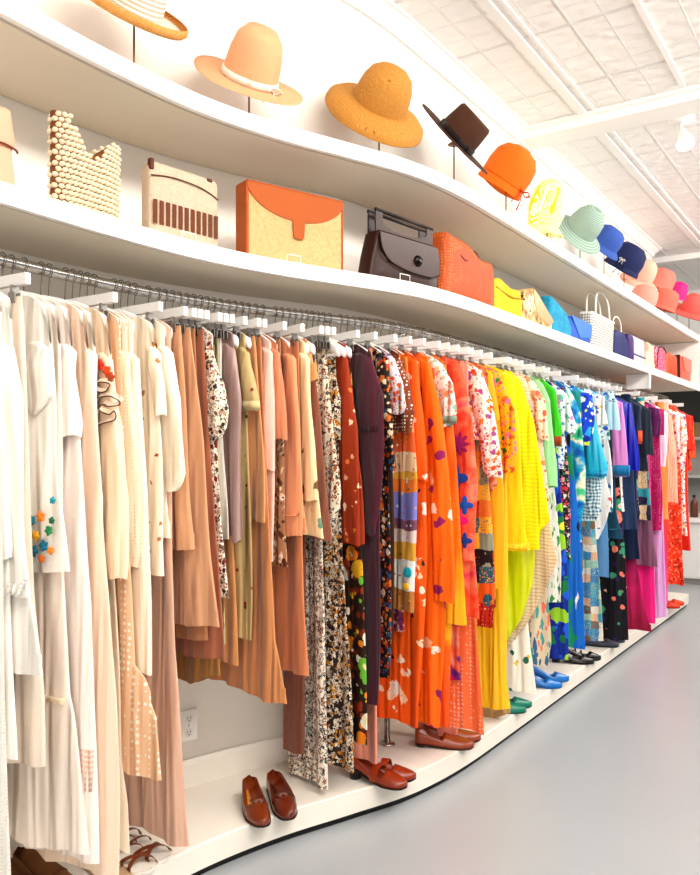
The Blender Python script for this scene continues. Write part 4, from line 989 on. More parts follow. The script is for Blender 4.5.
def turban(root, s):
    for k in range(9):
        a = k / 9 * 2 * PI
        MB().tube([(.75*s*math.cos(a), .75*s*math.sin(a), -.9*s), (.98*s*math.cos(a+.15), .98*s*math.sin(a+.15), -.1*s), (.8*s*math.cos(a+.35), .8*s*math.sin(a+.35), .9*s), (.25*s*math.cos(a+.5), .25*s*math.sin(a+.5), 1.35*s)], [.010, .013, .011, .006], 8).build('twisted_fold', solid(['#f8f4e4', '#f2e030'][k % 2], .8), root)
    frl = MB().lathe([(.6*s, -.8*s), (1.0*s, -1.2*s), (1.25*s, -1.45*s), (1.2*s, -1.47*s), (.6*s, -.85*s)], 48, fn=lambda q, a: Vector((q.x, q.y, q.z + .05*s*math.sin(9*a)))).build('frilled_edge', pattern('stripes', '#f6ea4c', ['#faf6dc'], scale=60), root)
hat('turban_hat', 'yellow and white striped gathered turban hat', 547, 207, 18, 8, -6, .18, None, [(.8, -1.2), (.98, -.5), (1.0, .2), (.9, .8), (.6, 1.3), (.25, 1.5), (0, 1.52)], pattern('stripes', '#f4e43c', ['#faf7e4', '#f4e43c', '#faf7e4'], scale=45, distort=.02), parts=turban, stand=True)
hat('straw_hat', 'sage green straw hat with broad drooping brim', 580, 231, 28, 38, 22, .18, [(.5, .1), (.7, .0), (.95, -.12), (1.0, -.16)], [(.60, .0), (.60, .3), (.54, .62), (.4, .85), (.2, .96), (0, .98)], pattern('hstripes', '#a2b8aa', ['#8ca698', '#b6c6ba'], scale=120, distort=0.0, bump=.4), wob=.05)
hat('bucket_hat', 'denim blue bucket hat with stitched brim', 604, 245, 20, 36, 8, .18, [(.62, .15), (.9, -.1), (1.0, -.22)], [(.74, .0), (.72, .45), (.62, .78), (.4, .92), (0, .96)], solid('#4668b4', .8, bump=.3, bscale=160, vary=.2), wob=.06)
hat('cloche_hat', 'navy blue cloche hat with navy and cream bow', 624, 264, 19, 30, 0, .18, [(.7, .1), (.95, -.15), (1.0, -.35)], [(.92, -.1), (.92, .35), (.8, .8), (.5, 1.05), (0, 1.1)], solid('#1c2a5c', .8, bump=.3, bscale=160), wob=.1, parts=lambda r, s: (bow('#1c2450', -.1, -1.0, -.1, .75, (.07, .08))(r, s), bow('#f2ece0', -.2, -1.05, .15, .45, (.03, .03))(r, s)))
hat('sun_hat', 'pale peach hat with folded wide brim', 640, 280, 20, 24, 12, .18, [(.5, .1), (.8, -.05), (1.0, -.18)], [(.60, .0), (.60, .4), (.52, .8), (.3, 1.02), (0, 1.06)], solid('#f6bca8', .8, bump=.3, bscale=160), wob=.16, parts=bow('#f2ac98', -.7, -.6, -.1, .6, (.03, .03)))
hat('cloche_hat', 'salmon hat resting low below the pale peach one', 643, 300, 14, 20, -5, .12, [(.8, .1), (1.0, -.5)], [(.95, -.3), (.95, .3), (.8, .8), (.45, 1.05), (0, 1.1)], solid('#f2a494', .8, bump=.3, bscale=160), wob=.08)
hat('bucket_hat', 'coral bucket hat beside the hot pink one', 661, 283, 14, 22, -4, .2, [(.8, .1), (1.0, -.4)], [(.92, -.2), (.88, .4), (.7, .85), (.4, 1.0), (0, 1.02)], solid('#f08c7c', .8, bump=.3, bscale=160), wob=.08)
hat('bucket_hat', 'deeper coral bucket hat resting on the shelf below', 664, 303, 14, 20, -4, .08, [(.8, .1), (1.0, -.45)], [(.92, -.2), (.9, .4), (.72, .85), (.4, 1.0), (0, 1.02)], solid('#ec7c6a', .8, bump=.3, bscale=160), wob=.08)
hat('cloche_hat', 'hot pink cloche hat showing a thin edge', 677, 293, 10, 12, 0, .12, [(.8, .1), (1.0, -.6)], [(.95, -.4), (.95, .4), (.8, .9), (.4, 1.1), (0, 1.15)], solid('#f4308c', .7, bump=.3, bscale=160))
hat('sun_hat', 'coral red wide brimmed hat last on the shelf', 689, 312, 22, 20, 14, .08, [(.3, .1), (.55, .0), (.9, -.05), (1.0, .02)], [(.42, .0), (.43, .35), (.38, .68), (.22, .84), (0, .88)], solid('#ee726a', .8, bump=.3, bscale=160), wob=.1)
# ================================================================== HANDBAGS
def spot(l, r, top, off, zb=LOW_T):
    tl, tr = solve_t(l, off), solve_t(r, off)
    a, _, _ = frame(tl, off); b, _, _ = frame(tr, off)
    w = (b - a).length; V = (b - a).normalized(); U = Vector((V.y, -V.x, 0))
    c = (a + b) / 2; c.z = zb + .0008
    h = on_plane((l + r) / 2, top, c, U).z - zb
    return c, U, V, w, h

def at_bag(name, l, r, top, off):
    c, U, V, w, h = spot(l, r, top, off)
    root = empty(name, c, math.atan2(U.y, U.x))
    return root, w, h

def pillow(outline, w, h, d, n=6, bulge=.5, lean=0.0, e=.35):
    """outline: points (y,z) in units of width/height, counter-clockwise; a padded body of depth d"""
    pts = [(y * w, z * h) for y, z in outline]
    # resample
    P = []
    L = [math.dist(pts[i], pts[(i + 1) % len(pts)]) for i in range(len(pts))]
    tot = sum(L); N = 64; k = 0; acc = 0
    for i in range(N):
        s = tot * i / N
        while acc + L[k] < s: acc += L[k]; k += 1
        q = (s - acc) / max(L[k], 1e-9); a = pts[k]; b = pts[(k + 1) % len(pts)]
        P.append((a[0] + (b[0] - a[0]) * q, a[1] + (b[1] - a[1]) * q))
    cy = 0.0; cz = h * .5
    def ring(sc, x): return [(x - lean * (cz + (z - cz) * sc), cy + (y - cy) * sc, cz + (z - cz) * sc) for y, z in P]
    rings = []
    for j in range(n + 1):
        a = (j / n) * PI / 2
        rings.append(ring(max(.02, math.sin(a) ** e if j else .02), d / 2 * (bulge + (1 - bulge) * math.cos(a)) if j < n else d / 2 * bulge * .8))
    for j in range(n, -1, -1):
        a = (j / n) * PI / 2
        rings.append(ring(max(.02, math.sin(a) ** e if j else .02), -d / 2 * (bulge + (1 - bulge) * math.cos(a)) if j < n else -d / 2 * bulge * .8))
    return MB().loft(rings, True, True)

RECT = [(-.5, 0), (.5, 0), (.5, 1), (-.5, 1)]
def rrect(r=.08, wt=1.0, wb=1.0):
    o = []
    for cx, cz, a0 in ((.5 * wb - r, r, -90), (.5 * wt - r, 1 - r, 0), (-.5 * wt + r, 1 - r, 90), (-.5 * wb + r, r, 180)):
        for k in range(5):
            a = math.radians(a0 + 22.5 * k); o.append((cx + r * math.cos(a), cz + r * math.sin(a)))
    return o
def sheet(pts, x0, x1):
    """flat shape (y,z) extruded between x0 and x1"""
    return MB().loft([[(x0, y, z) for y, z in pts], [(x1, y, z) for y, z in pts]], True, True)
def handle(root, pts, r, mat, name='handle'):
    P = [Vector(p) for p in pts]; Q = []
    for i in range(len(P) - 1):
        a, b, c, d = P[max(0, i-1)], P[i], P[i+1], P[min(len(P)-1, i+2)]
        for k in range(6):
            u = k / 6; Q.append(.5 * ((2*b) + (c - a) * u + (2*a - 5*b + 4*c - d) * u*u + (3*b - a - 3*c + d) * u**3))
    Q.append(P[-1]); return MB().tube(Q, r, 8).build(name, mat, root)

# left edge pouch
r, w, h = at_bag('leather_pouch', -30, 8, 106, .12)
pillow([(-.5, 0), (.5, 0), (.48, .2), (.38, .5), (.5, .62), (.36, 1), (-.5, .98)], w, h, .09).build('body', solid('#eeb498', .6, bump=.2), r)
handle(r, [(.048, -.4*w, .52*h), (.052, 0, .54*h), (.045, .40*w, .53*h), (.03, .56*w, .53*h)], .003, solid('#7a3c22', .5), 'tie_cord')
tag(r, 'blush leather pouch with brown tie cord at the left edge of the shelf', 'bag')
# macrame bag made of knots
r, w, h = at_bag('macrame_bag', 50, 118, 128, .11)
random.seed(3)
mb = MB(); cols = 15; rows = 17
def topz(q): return .99 - .32 * math.exp(-((q - .52) / .20) ** 2) + (.08 if q < .2 else 0) - .02 * q
for side in (1, -1):
    for i in range(cols):
        for j in range(rows + 4):
            q = (i + .5 + (.5 if j % 2 else 0)) / (cols + .5); z = (j + .5) / rows
            if z > topz(q): continue
            rr = w / cols * .60
            x = side * (.028 * (1 - (2*q - 1) ** 4) + .004)
            c0 = Vector((x + random.uniform(-.002, .002), (q - .5) * w, z * h * .96 + rr * .6))
            mb.lathe([(0, -rr*.85), (rr*.75, -rr*.5), (rr, 0), (rr*.75, rr*.5), (0, rr*.85)], 7, Matrix.Translation(c0) @ Matrix.Rotation(random.uniform(-.6, .6), 4, 'X'))
mb.build('knotted_body', solid('#f8e6c8', .8, vary=.2, bump=.5, bscale=400), r)
pillow([(-.47, 0), (.47, 0), (.47, .98), (.2, .8), (.02, .66), (-.2, .8), (-.47, 1.05)], w, h, .045, bulge=.4).build('lining', solid('#8a5a2c', .9), r)
tag(r, 'cream macrame bag of round knots with a dipped top', 'bag')
# woven clutch
r, w, h = at_bag('woven_clutch', 145, 214, 172, .12)
bd = pillow(rrect(.07), w, h, .06, bulge=.55).build('body', pattern('weave', '#dcc3a8', ['#f0ddc6', '#8a6a58'], scale=170, distort=0.0, bump=.6), r)
for k in range(11):
    q = -.44 + .88 * k / 10
    MB().box((.0325, q * w, .36 * h), (.002, w * .058, h * .30)).build('brown_stripe', solid('#7a4526', .8, bump=.4), r, smooth=False, bevel=.0008)
handle(r, [(.030, -.49*w, .80*h), (.034, -.2*w, .84*h), (.034, .2*w, .82*h), (.028, .49*w, .74*h)], .0022, solid('#6a3a24', .6), 'piping')
MB().box((.02, -.47*w, .95*h), (.02, .014, .035)).build('leather_tab', solid('#6a3522', .6), r, smooth=False, bevel=.003)
MB().box((.02, .36*w, .97*h), (.018, .02, .012)).build('leather_tab', solid('#6a3522', .6), r, smooth=False, bevel=.003)
tag(r, 'taupe woven clutch with a band of brown upright stripes', 'bag')
# straw bag with orange flap
r, w, h = at_bag('straw_satchel', 242, 337, 194, .11)
pillow(rrect(.03), w, h, .075, bulge=.85, e=.2).build('body', pattern('weave', '#dcb47c', ['#eed4a4', '#94642c'], scale=150, distort=0.0, bump=.5), r)
fl = [(-.5*w, h*1.0), (-.5*w, h*.93)] + [(w * .5 * math.sin(math.radians(-80 + 160 * k / 20)) / math.sin(math.radians(80)), h * (.93 - .40 * math.cos(math.radians(-80 + 160 * k / 20)) + .07)) for k in range(21)] + [(.5*w, h*.93), (.5*w, h*1.0)]
M_ORL = solid('#bf6a34', .6, bump=.2, bscale=120, vary=.15, spec=.15)
f = sheet(fl, .036, .041); f.box((0, 0, h * 1.0), (.082, w, .006)); f.build('flap', M_ORL, r, smooth=False, bevel=.001)
sheet([(-.055*w, .60*h), (.075*w, .60*h), (.065*w, .40*h), (.05*w, .37*h), (-.03*w, .37*h), (-.045*w, .40*h)], .041, .046).build('closure_tab', M_ORL, r, smooth=False, bevel=.001)
MB().box((0, -.497*w, .5*h), (.078, .012, h * .99)).build('side_gusset', M_ORL, r, smooth=False, bevel=.003)
MB().box((0, .497*w, .5*h), (.078, .006, h * .99)).build('side_gusset', M_ORL, r, smooth=False, bevel=.002)
tag(r, 'golden straw satchel with a curved orange leather flap', 'bag')
# brown leather handbag with cut out handle
r, w, h = at_bag('leather_handbag', 366, 431, 224, .13)
M_BRL = solid('#4a281c', .38, bump=.12, bscale=50, vary=.5, spec=.2)
pillow([(-.56, 0), (.5, 0), (.52, .25), (.47, .78), (-.42, .78), (-.5, .4)], w, h, .085, bulge=.7).build('body', M_BRL, r)
fl = [(-.43*w, .74*h), (-.40*w, .5*h), (-.28*w, .34*h), (0, .26*h), (.36*w, .25*h), (.49*w, .32*h), (.50*w, .55*h), (.46*w, .74*h)]
sheet(fl, .044, .049).build('flap', solid('#50302a', .33, vary=.3, spec=.25), r, smooth=False, bevel=.002)
handle(r, [(.05, -.43*w, .72*h), (.052, -.40*w, .5*h), (.052, -.28*w, .34*h), (.052, 0, .26*h), (.052, .36*w, .25*h), (.05, .49*w, .32*h)], .0025, solid('#2a1816', .5), 'flap_binding')
for x in (.02, -.02):
    fr = MB()
    hp = [(-.42, .72), (.46, .72), (.46, 1.05), (.36, 1.05), (.36, .92)] + [(.02 + .34 * math.cos(math.radians(a)), .93 - .11 * math.sin(math.radians(a))) for a in range(10, 171, 16)] + [(-.32, .95), (-.32, 1.08), (-.42, 1.08)]
    fr = sheet([(y * w, z * h) for y, z in hp], x - .003, x + .003); fr.build('handle_plate', M_BRL, r, smooth=False)
MB().tube([(.02, -.42*w, 1.08*h), (.02, .46*w, 1.04*h)], .007, 10).build('handle', solid('#241416', .4), r)
MB().tube([(-.02, -.42*w, 1.08*h), (-.02, .46*w, 1.04*h)], .007, 10).build('handle', solid('#241416', .4), r)
MB().lathe([(0, .012), (.018, .010), (.024, .003), (.024, 0)], 20, Matrix.Translation((.049, .14*w, .45*h)) @ Matrix.Rotation(PI/2, 4, 'Y')).build('turn_lock', solid('#1c100e', .25, .5), r)
tag(r, 'glossy dark brown leather handbag with cut out handles and turn lock', 'bag')
# croc tote
r, w, h = at_bag('crocodile_tote', 433, 486, 250, .13)
M_CROC = pattern('dots', '#c05c22', ['#dc8044'], scale=75, thr=.34, distort=.02, rough=.55, bump=.4)
pillow([(-.5, 0), (.5, 0), (.5, .7), (.46, .93), (.2, .9), (-.05, 1.08), (-.44, 1.12), (-.46, .8)], w, h, .13, bulge=.5).build('body', M_CROC, r)
handle(r, [(.035, -.35*w, 1.0*h), (.06, -.25*w, .80*h), (.062, -.12*w, .74*h), (.05, 0, .95*h)], .005, solid('#9a3c14', .5), 'fold_seam')
handle(r, [(.01, .12*w, .9*h), (.012, .2*w, 1.06*h), (.012, .3*w, .97*h)], .006, solid('#7a3014', .5), 'strap')
tag(r, 'slouchy orange crocodile embossed tote with gathered top', 'bag')
def small(name, l, rr, top, off, out, d, mat, label, hnd=None, bulge=.5, extra=None):
    r, w, h = at_bag(name, l, rr, top, off)
    pillow(out, w, h, d, bulge=bulge).build('body', mat, r)
    if hnd: handle(r, [(x, y * w, z * h) for x, y, z in hnd[0]], hnd[1], solid(hnd[2], .5))
    if extra: extra(r, w, h)
    return tag(r, label, 'bag')
small('raffia_pouch', 487, 516, 284, .12, [(-.5, 0), (.5, 0), (.52, .55), (.44, .95), (.1, .9), (-.3, 1.05), (-.5, .9)], .09, pattern('dots', '#f0c81c', ['#fbe25c'], scale=120, thr=.4, distort=.02, bump=.8), 'small yellow raffia pouch with puckered top',
      extra=lambda r, w, h: handle(r, [(.04, -.45*w, .75*h), (.05, 0, .62*h), (.045, .45*w, .72*h)], .003, solid('#c89a10', .7), 'fold'))
small('slouch_bag', 515, 546, 294, .12, [(-.5, 0), (.5, .0), (.5, .35), (.15, .8), (-.15, 1.1), (-.35, .95), (-.5, .4)], .10, ('x' and pattern('blotch', '#8a5c30', ['#d8a868', '#f0d09c', '#6a4020'], scale=18, rough=.3)), 'bronze and gold slouch bag with folded flap',
      extra=lambda r, w, h: sheet([(-.2*w, 1.05*h), (-.02*w, .9*h), (.48*w, .38*h), (.3*w, .2*h), (-.05*w, .35*h), (-.18*w, .7*h)], .045, .052).build('flap', solid('#d9b080', .3, .3, vary=.3), r, smooth=False, bevel=.002))
small('shell_bag', 542, 566, 303, .12, [(-.5, .05), (.5, 0), (.52, .4), (.3, .78), (-.1, .98), (-.38, 1.08), (-.42, .6)], .09, pattern('dots', '#2a9cc0', ['#4cc0dc'], scale=130, thr=.35, distort=.03, bump=.8), 'turquoise fan shaped crochet bag')
small('envelope_clutch', 566, 587, 320, .12, rrect(.08), .06, solid('#2c68c4', .6, bump=.3), 'cobalt blue envelope clutch lying low',
      extra=lambda r, w, h: sheet([(-.5*w, h), (.5*w, .95*h), (.45*w, .45*h), (-.1*w, .3*h)], .031, .035).build('flap', solid('#4484d8', .5), r, smooth=False, bevel=.001))
def hnd2(col):
    def f(r, w, h):
        for x in (.03, -.03):
            handle(r, [(x, -.30*w, .95*h), (x, -.25*w, 1.5*h), (x, .02*w, 1.62*h), (x, .26*w, 1.4*h), (x, .32*w, .95*h)], .006, solid(col, .6))
        MB().box((0, 0, .97*h), (.08, w * 1.03, .012)).build('rim', solid(col, .6), r, smooth=False, bevel=.003)
    return f
small('wicker_basket', 586, 609, 317, .12, rrect(.04, 1.05, .92), .09, pattern('plaid', '#f2eee6', ['#77736e'], scale=60, distort=0.0, bump=.4), 'white and grey wicker basket bag with two white loop handles', extra=hnd2('#f2eee6'))
small('top_handle_bag', 610, 624, 332, .12, [(-.5, 0), (.5, 0), (.5, .7), (.2, 1), (-.3, 1), (-.48, .8)], .08, solid('#242c6c', .6, bump=.3), 'navy blue soft bag with ivory ring handle', hnd=([(.0, -.3, .9), (.0, -.28, 1.35), (.0, .0, 1.5), (.0, .25, 1.3), (.0, .28, .9)], .006, '#efe8dc'))
small('slim_purse', 623, 628, 335, .12, rrect(.1), .10, solid('#4c2474', .5), 'narrow deep purple purse')
small('frame_bag', 628, 641, 338, .12, rrect(.08), .07, ('x' and pattern('stripes', '#b4acc8', ['#d8d4e0'], scale=60)), 'silver lilac frame bag with dark flap line',
      extra=lambda r, w, h: MB().box((.036, 0, .38*h), (.004, w, .01)).build('trim', solid('#4c4870', .4), r, smooth=False))
small('drawstring_bag', 642, 651, 346, .12, [(-.5, 0), (.5, 0), (.4, .5), (.3, .8), (.4, 1.05), (-.3, 1.1), (-.2, .8), (-.5, .4)], .08, solid('#f2d0b8', .6), 'pale blush drawstring bag with tied neck')
small('quilted_bag', 652, 662, 348, .12, rrect(.2), .08, pattern('floral', '#f06c8c', ['#f8d0d8', '#c42c50'], scale=50, thr=.35), 'pink floral quilted bag with dark rounded rim', hnd=([(.04, -.5, .2), (.045, -.42, .85), (.045, 0, 1.03), (.045, .42, .85)], .005, '#6a1c38'))
small('leather_purse', 663, 674, 354, .12, rrect(.12, .92), .08, solid('#ee5c2c', .4, spec=.5), 'orange red leather purse')
small('shoulder_bag', 676, 688, 358, .12, rrect(.12), .08, solid('#e8705c', .4, spec=.5), 'coral shoulder bag with brown side, last on the shelf',
      extra=lambda r, w, h: (MB().box((0, -.53*w, .5*h), (.08, .012, h)).build('side_gusset', solid('#5a2820', .5), r, smooth=False, bevel=.003), sheet([(-.4*w, .98*h), (.48*w, .98*h), (.42*w, .5*h), (-.2*w, .45*h)], .041, .046).build('flap', solid('#ee8470', .4), r, smooth=False, bevel=.001)))

# small wire card holders leaning at the bag feet
for px, who in ((189, 'the woven clutch'), (294, 'the straw satchel'), (405, 'the dark brown handbag')):
    t = solve_t(px, .035); p, U, V = frame(t, .035)
    r = empty('card_holder', (p.x, p.y, LOW_T + .0008), math.atan2(U.y, U.x))
    W = .028; H = .034
    MB().tube([(0, -W, .002), (0, -W, H), (0, W, H), (0, W, .002)], .0016, 6).build('frame', M_TRIM, r)
    MB().box((-.004, 0, .0008), (.03, 2*W, .0016)).build('foot', M_TRIM, r, smooth=False)
    tag(r, 'tiny white wire price frame standing before ' + who, 'price holder')
# ================================================================== SHOES
def shoe_at(name, label, px, py, ang, mat, L=.245, W=.078, heel=.012, kind='flat', toe=.6, sole='#2a1a12', insole='#c08a50', extra=None, mirror=1, group=None, vamp=.62):
    """px,py: the toe's resting point on the platform; ang: direction the toe points, degrees from the aisle direction U"""
    d = ray(px, py); k = (PLAT_Z - EYE) / d.z; P = Vector((0, 0, EYE)) + d * k; P.z = PLAT_Z + .0008
    t = P.y; _, U, V = frame(t, 0)
    a = math.radians(ang); D = U * math.cos(a) + V * math.sin(a)
    root = empty(name, P - D * L, math.atan2(D.y, D.x))
    n = 26
    def width(q):      # half width, q from heel 0 to toe 1
        base = .5 * W
        hw = base * (.72 + .0 * q) if q < .05 else base * (.72 + .34 * math.sin(min(1, (q - .05) / .62) * PI / 2) ** 1.6)
        if q > .7:
            f = (q - .7) / .3; hw *= max(.06, max(0.0, 1 - f ** (2.0 + 1.4 * toe)) ** .55)
        if q < .08: hw *= math.sin((q / .08) * PI / 2 * .8 + .2 * PI / 2) ** .6
        return max(.004, hw)
    def lift(q):
        return heel * (0.5 + 0.5 * math.cos(min(1, q / .72) * PI)) + .004 + .012 * max(0, (q - .88) / .12) ** 2 * .4
    def curve(q): return mirror * .006 * math.sin(q * PI)
    V0 = vamp
    rings = []
    for i in range(n + 1):
        q = i / n; w = width(q); z0 = lift(q); cy = curve(q)
        rim = .052 - .030 * min(1, q / .55) if kind != 'loafer' else .055 - .022 * min(1, q / .55)
        hgt = .044 * (1 - max(0, (q - V0)) / (1 - V0) * .62) if kind != 'loafer' else .046 * (1 - max(0, (q - V0)) / (1 - V0) * .55)
        if q > .95: hgt *= .8
        closed = q >= V0
        pts = []
        K = 6
        if i == 0 and not closed: closed = True; hgt = rim * 1.05
        if closed:
            m_ = [(-.86, 0)] + [(-math.cos(j / (2*K) * PI), math.sin(j / (2*K) * PI) ** .8) for j in range(0, 2*K + 1)] + [(.86, 0)]
            for yy, zz in m_: pts.append((q * L, cy + yy * w, z0 + zz * hgt * (1.0) + (.006 if 0 < zz else 0)))
        else:
            m_ = [(-.86, 0), (-1, .12), (-1.02, .35), (-1.0, .7), (-.95, 1.0), (-.90, 1.0), (-.84, .6), (0, -1)]
            m_ = m_[:7] + [(-.4, -1), (0, -1), (.4, -1)][:1] + [(0, -1)] + [(.4, -1)] + [(-y, z) for y, z in reversed(m_[:7])]
            # pad to K count
            while len(m_) < 2*K + 3: m_.insert(8, (0, -1))
            m_ = m_[:2*K + 3] if len(m_) == 2*K + 3 else m_
            for yy, zz in m_:
                z = z0 + (.008 if zz < 0 else zz * rim + (.002 if zz > 0 else 0)); pts.append((q * L, cy + yy * w, z))
        rings.append(pts)
    ln = min(len(r) for r in rings)
    rings = [r if len(r) == ln else r[:8] + r[len(r) - ln + 8:] for r in rings]
    if kind != 'sandal':
        MB().loft(rings, True, True).build('upper', mat, root)
        ins = []
        for i in range(n):
            q = .03 + (V0 + .05 - .03) * i / (n - 1); w = width(q) * .84; z0 = lift(q) + .0125
            ins.append([(q * L, curve(q) - w, z0), (q * L, curve(q) + w, z0)])
        MB().loft(ins, closed=False).build('insole', solid(insole, .6), root)
    th = .005 if kind != 'sandal' else .010
    top = []; bot = []
    mb = MB(); rs = []
    for i in range(n + 1):
        q = i / n; w = width(q) * (1.03 if kind != 'sandal' else 1.05); z0 = lift(q)
        rs.append([(q * L, curve(q) - w, z0 + .001), (q * L, curve(q) - w, max(.0, z0 - th)), (q * L, curve(q) + w, max(.0, z0 - th)), (q * L, curve(q) + w, z0 + .001)])
    mb.loft(rs, True, True).build('sole', solid(sole, .5), root, smooth=False)
    if heel > .006:
        hb = []
        for z in (0, .3, .7, 1):
            sc = .8 + .2 * z if kind != 'pump' else .5 + .5 * z
            Z = z * (heel - .0005)
            hb.append([(.004 + (.055 * sc) * (.5 + .5 * math.cos(2*PI*k/14)) * 1.0, W * .34 * sc * math.sin(2*PI*k/14), Z) for k in range(14)])
        MB().loft(hb, True, True).build('heel', solid(sole, .4), root)
    if extra: extra(root, L, W, lift)
    tag(root, label, 'shoe')
    if group: root['group'] = group
    return root

def strap(mat, q0, q1, zt=.035, w=.010):
    def f(root, L, W, lift):
        pts = []
        for k in range(13):
            a = PI * k / 12
            q = q0 + (q1 - q0) * k / 12
            pts.append((q * L, -W * .5 * math.cos(a), lift(q) + .004 + zt * math.sin(a)))
        mb = MB(); rg = []
        for i, p in enumerate(pts):
            a = PI * i / 12; nx, nz = -math.cos(a), math.sin(a)
            rg.append([(p[0] - w/2, p[1], p[2]), (p[0] + w/2, p[1], p[2]), (p[0] + w/2, p[1] + nx * .0022, p[2] + nz * .0022), (p[0] - w/2, p[1] + nx * .0022, p[2] + nz * .0022)])
        mb.loft(rg, True, True).build('strap', mat, root, smooth=False)
    return f
def many(*fs):
    def f(*a):
        for g in fs: g(*a)
    return f
def bit(root, L, W, lift):
    z = lift(.6) + .047
    MB().tube([(L*.60, -.02, z - .004), (L*.61, -.006, z + .002), (L*.61, .006, z + .002), (L*.60, .02, z - .004)], .004, 8).build('bow', solid('#8a5a48', .5), root)
    MB().box((L*.57, 0, z - .002), (.018, .052, .004)).build('strap', solid('#5a2c18', .5), root, bevel=.001)
    for s in (1, -1): MB().tube([(L*.61, .004*s, z), (L*.66, .012*s, z - .003)], [.004, .006], 8).build('tassel', solid('#8a5a48', .5), root)

LB = solid('#8a4018', .25, vary=.25, spec=.6, bump=.05)
shoe_at('loafer', 'left brown leather loafer with bow, tan lining showing', 264, 829, -24, LB, .262, .080, .014, 'loafer', -.3, '#241208', '#c98a38', bit, -1)
shoe_at('loafer', 'right brown leather loafer with bow, partly behind its mate', 289, 822, -22, solid('#7a3214', .25, vary=.25, spec=.6), .262, .080, .014, 'loafer', -.3, '#241208', '#3a1a0c', bit, 1)
HB = solid('#9a3c14', .3, vary=.2, spec=.5)
shoe_at('heeled_shoe', 'nearer rust brown heeled slip on under the pink trousers', 407, 789, 26, HB, .245, .084, .045, 'flat', .2, '#1c0e08', '#6a2c14', strap(HB, .50, .52, .05, .03), 1)
shoe_at('heeled_shoe', 'farther rust brown heeled slip on under the pink trousers', 416, 780, 34, HB, .245, .080, .045, 'flat', .2, '#1c0e08', '#6a2c14', strap(HB, .50, .52, .05, .03), -1)
FB = solid('#a04a18', .3, vary=.2, spec=.5)
shoe_at('flat_shoe', 'nearer chestnut brown flat below the orange maxi dresses', 474, 748, 30, FB, .25, .084, .010, 'flat', .1, '#3a1c0c', '#7a3a18', None, 1, vamp=.5)
shoe_at('flat_shoe', 'farther chestnut brown flat below the orange maxi dresses', 481, 740, 34, FB, .25, .08, .010, 'flat', .1, '#3a1c0c', '#7a3a18', None, -1, vamp=.5)
TG = solid('#0c8c74', .3, vary=.15, spec=.5)
shoe_at('flat_shoe', 'nearer teal green pointed flat beside the yellow dresses', 526, 713, 20, TG, .25, .076, .008, 'flat', -.5, '#0a5a4c', '#0a6a58', None, 1)
shoe_at('flat_shoe', 'farther teal green pointed flat beside the yellow dresses', 532, 707, 30, TG, .25, .074, .008, 'flat', -.5, '#0a5a4c', '#0a6a58', None, -1)
BL = solid('#1c84d0', .25, vary=.15, spec=.6)
shoe_at('court_shoe', 'nearer bright blue court shoe with low heel', 562, 688, 24, BL, .25, .074, .05, 'pump', -.5, '#1464a8', '#a8b8c8', None, 1, vamp=.68)
shoe_at('court_shoe', 'farther bright blue court shoe with low heel', 569, 681, 34, BL, .25, .072, .05, 'pump', -.5, '#1464a8', '#a8b8c8', None, -1, vamp=.68)
BK = solid('#17130f', .25, spec=.6)
shoe_at('strappy_shoe', 'nearer black strappy shoe with tan lining', 594, 664, 22, BK, .25, .076, .03, 'flat', -.4, '#0e0c0a', '#c08448', many(strap(BK, .36, .40, .045, .008), strap(BK, .5, .54, .042, .008)), 1, vamp=.72)
shoe_at('strappy_shoe', 'farther black strappy shoe with tan lining', 601, 660, 28, BK, .25, .074, .03, 'flat', -.4, '#0e0c0a', '#c08448', many(strap(BK, .36, .40, .045, .008), strap(BK, .5, .54, .042, .008)), -1, vamp=.72)
SL = solid('#4c5260', .5, vary=.15)
shoe_at('ballet_flat', 'nearer slate grey flat under the black floral gown', 619, 647, 20, SL, .25, .084, .006, 'flat', .5, '#2a2c34', '#3a3e48', None, 1)
shoe_at('ballet_flat', 'farther slate grey flat under the black floral gown', 625, 642, 26, SL, .25, .08, .006, 'flat', .5, '#2a2c34', '#3a3e48', None, -1)
OR = solid('#e0481c', .45, vary=.15)
shoe_at('flat_shoe', 'nearer orange red flat at the end of the platform', 680, 608, 24, OR, .25, .082, .006, 'flat', .4, '#a82c10', '#b83410', None, 1)
shoe_at('flat_shoe', 'farther orange red flat at the end of the platform', 684, 605, 30, OR, .25, .08, .006, 'flat', .4, '#a82c10', '#b83410', None, -1)
SB = solid('#8a4a24', .5, vary=.2)
for px, py, ang, lab in ((166, 862, -2, 'white soled sandal with brown crossed straps beside the dusty pink dress'), (148, 874, -16, 'second white soled sandal with brown straps, nearer the cream dresses'), ):
    shoe_at('sandal', lab, px, py, ang, SB, .24, .086, .006, 'sandal', .8, '#f2ebe0', '#f2ebe0', many(strap(SB, .86, .60, .020, .018), strap(SB, .60, .86, .022, .018), strap(SB, .20, .22, .03, .014), strap(SB, .42, .44, .024, .010)))
shoe_at('sandal', 'brown strapped sandal half hidden at the cream ruffled hem', 124, 884, -8, SB, .24, .084, .006, 'sandal', .8, '#c9a888', '#c9a888', many(strap(SB, .86, .66, .026, .012), strap(SB, .4, .44, .06, .010)))
TB = solid('#8a5c34', .8, vary=.2)
shoe_at('suede_shoe', 'tan suede shoe in the shade under the cream tiered dress', 76, 900, 2, TB, .25, .088, .02, 'loafer', .7, '#5a3a20', '#6a4a2c')
shoe_at('suede_shoe', 'second tan suede shoe beneath the cream hems, farther left', 42, 906, 0, TB, .25, .088, .02, 'loafer', .7, '#5a3a20', '#6a4a2c')
# ================================================================== FAR END OF THE SHOP
M_LAM = solid('#efedea', .4, vary=.01)
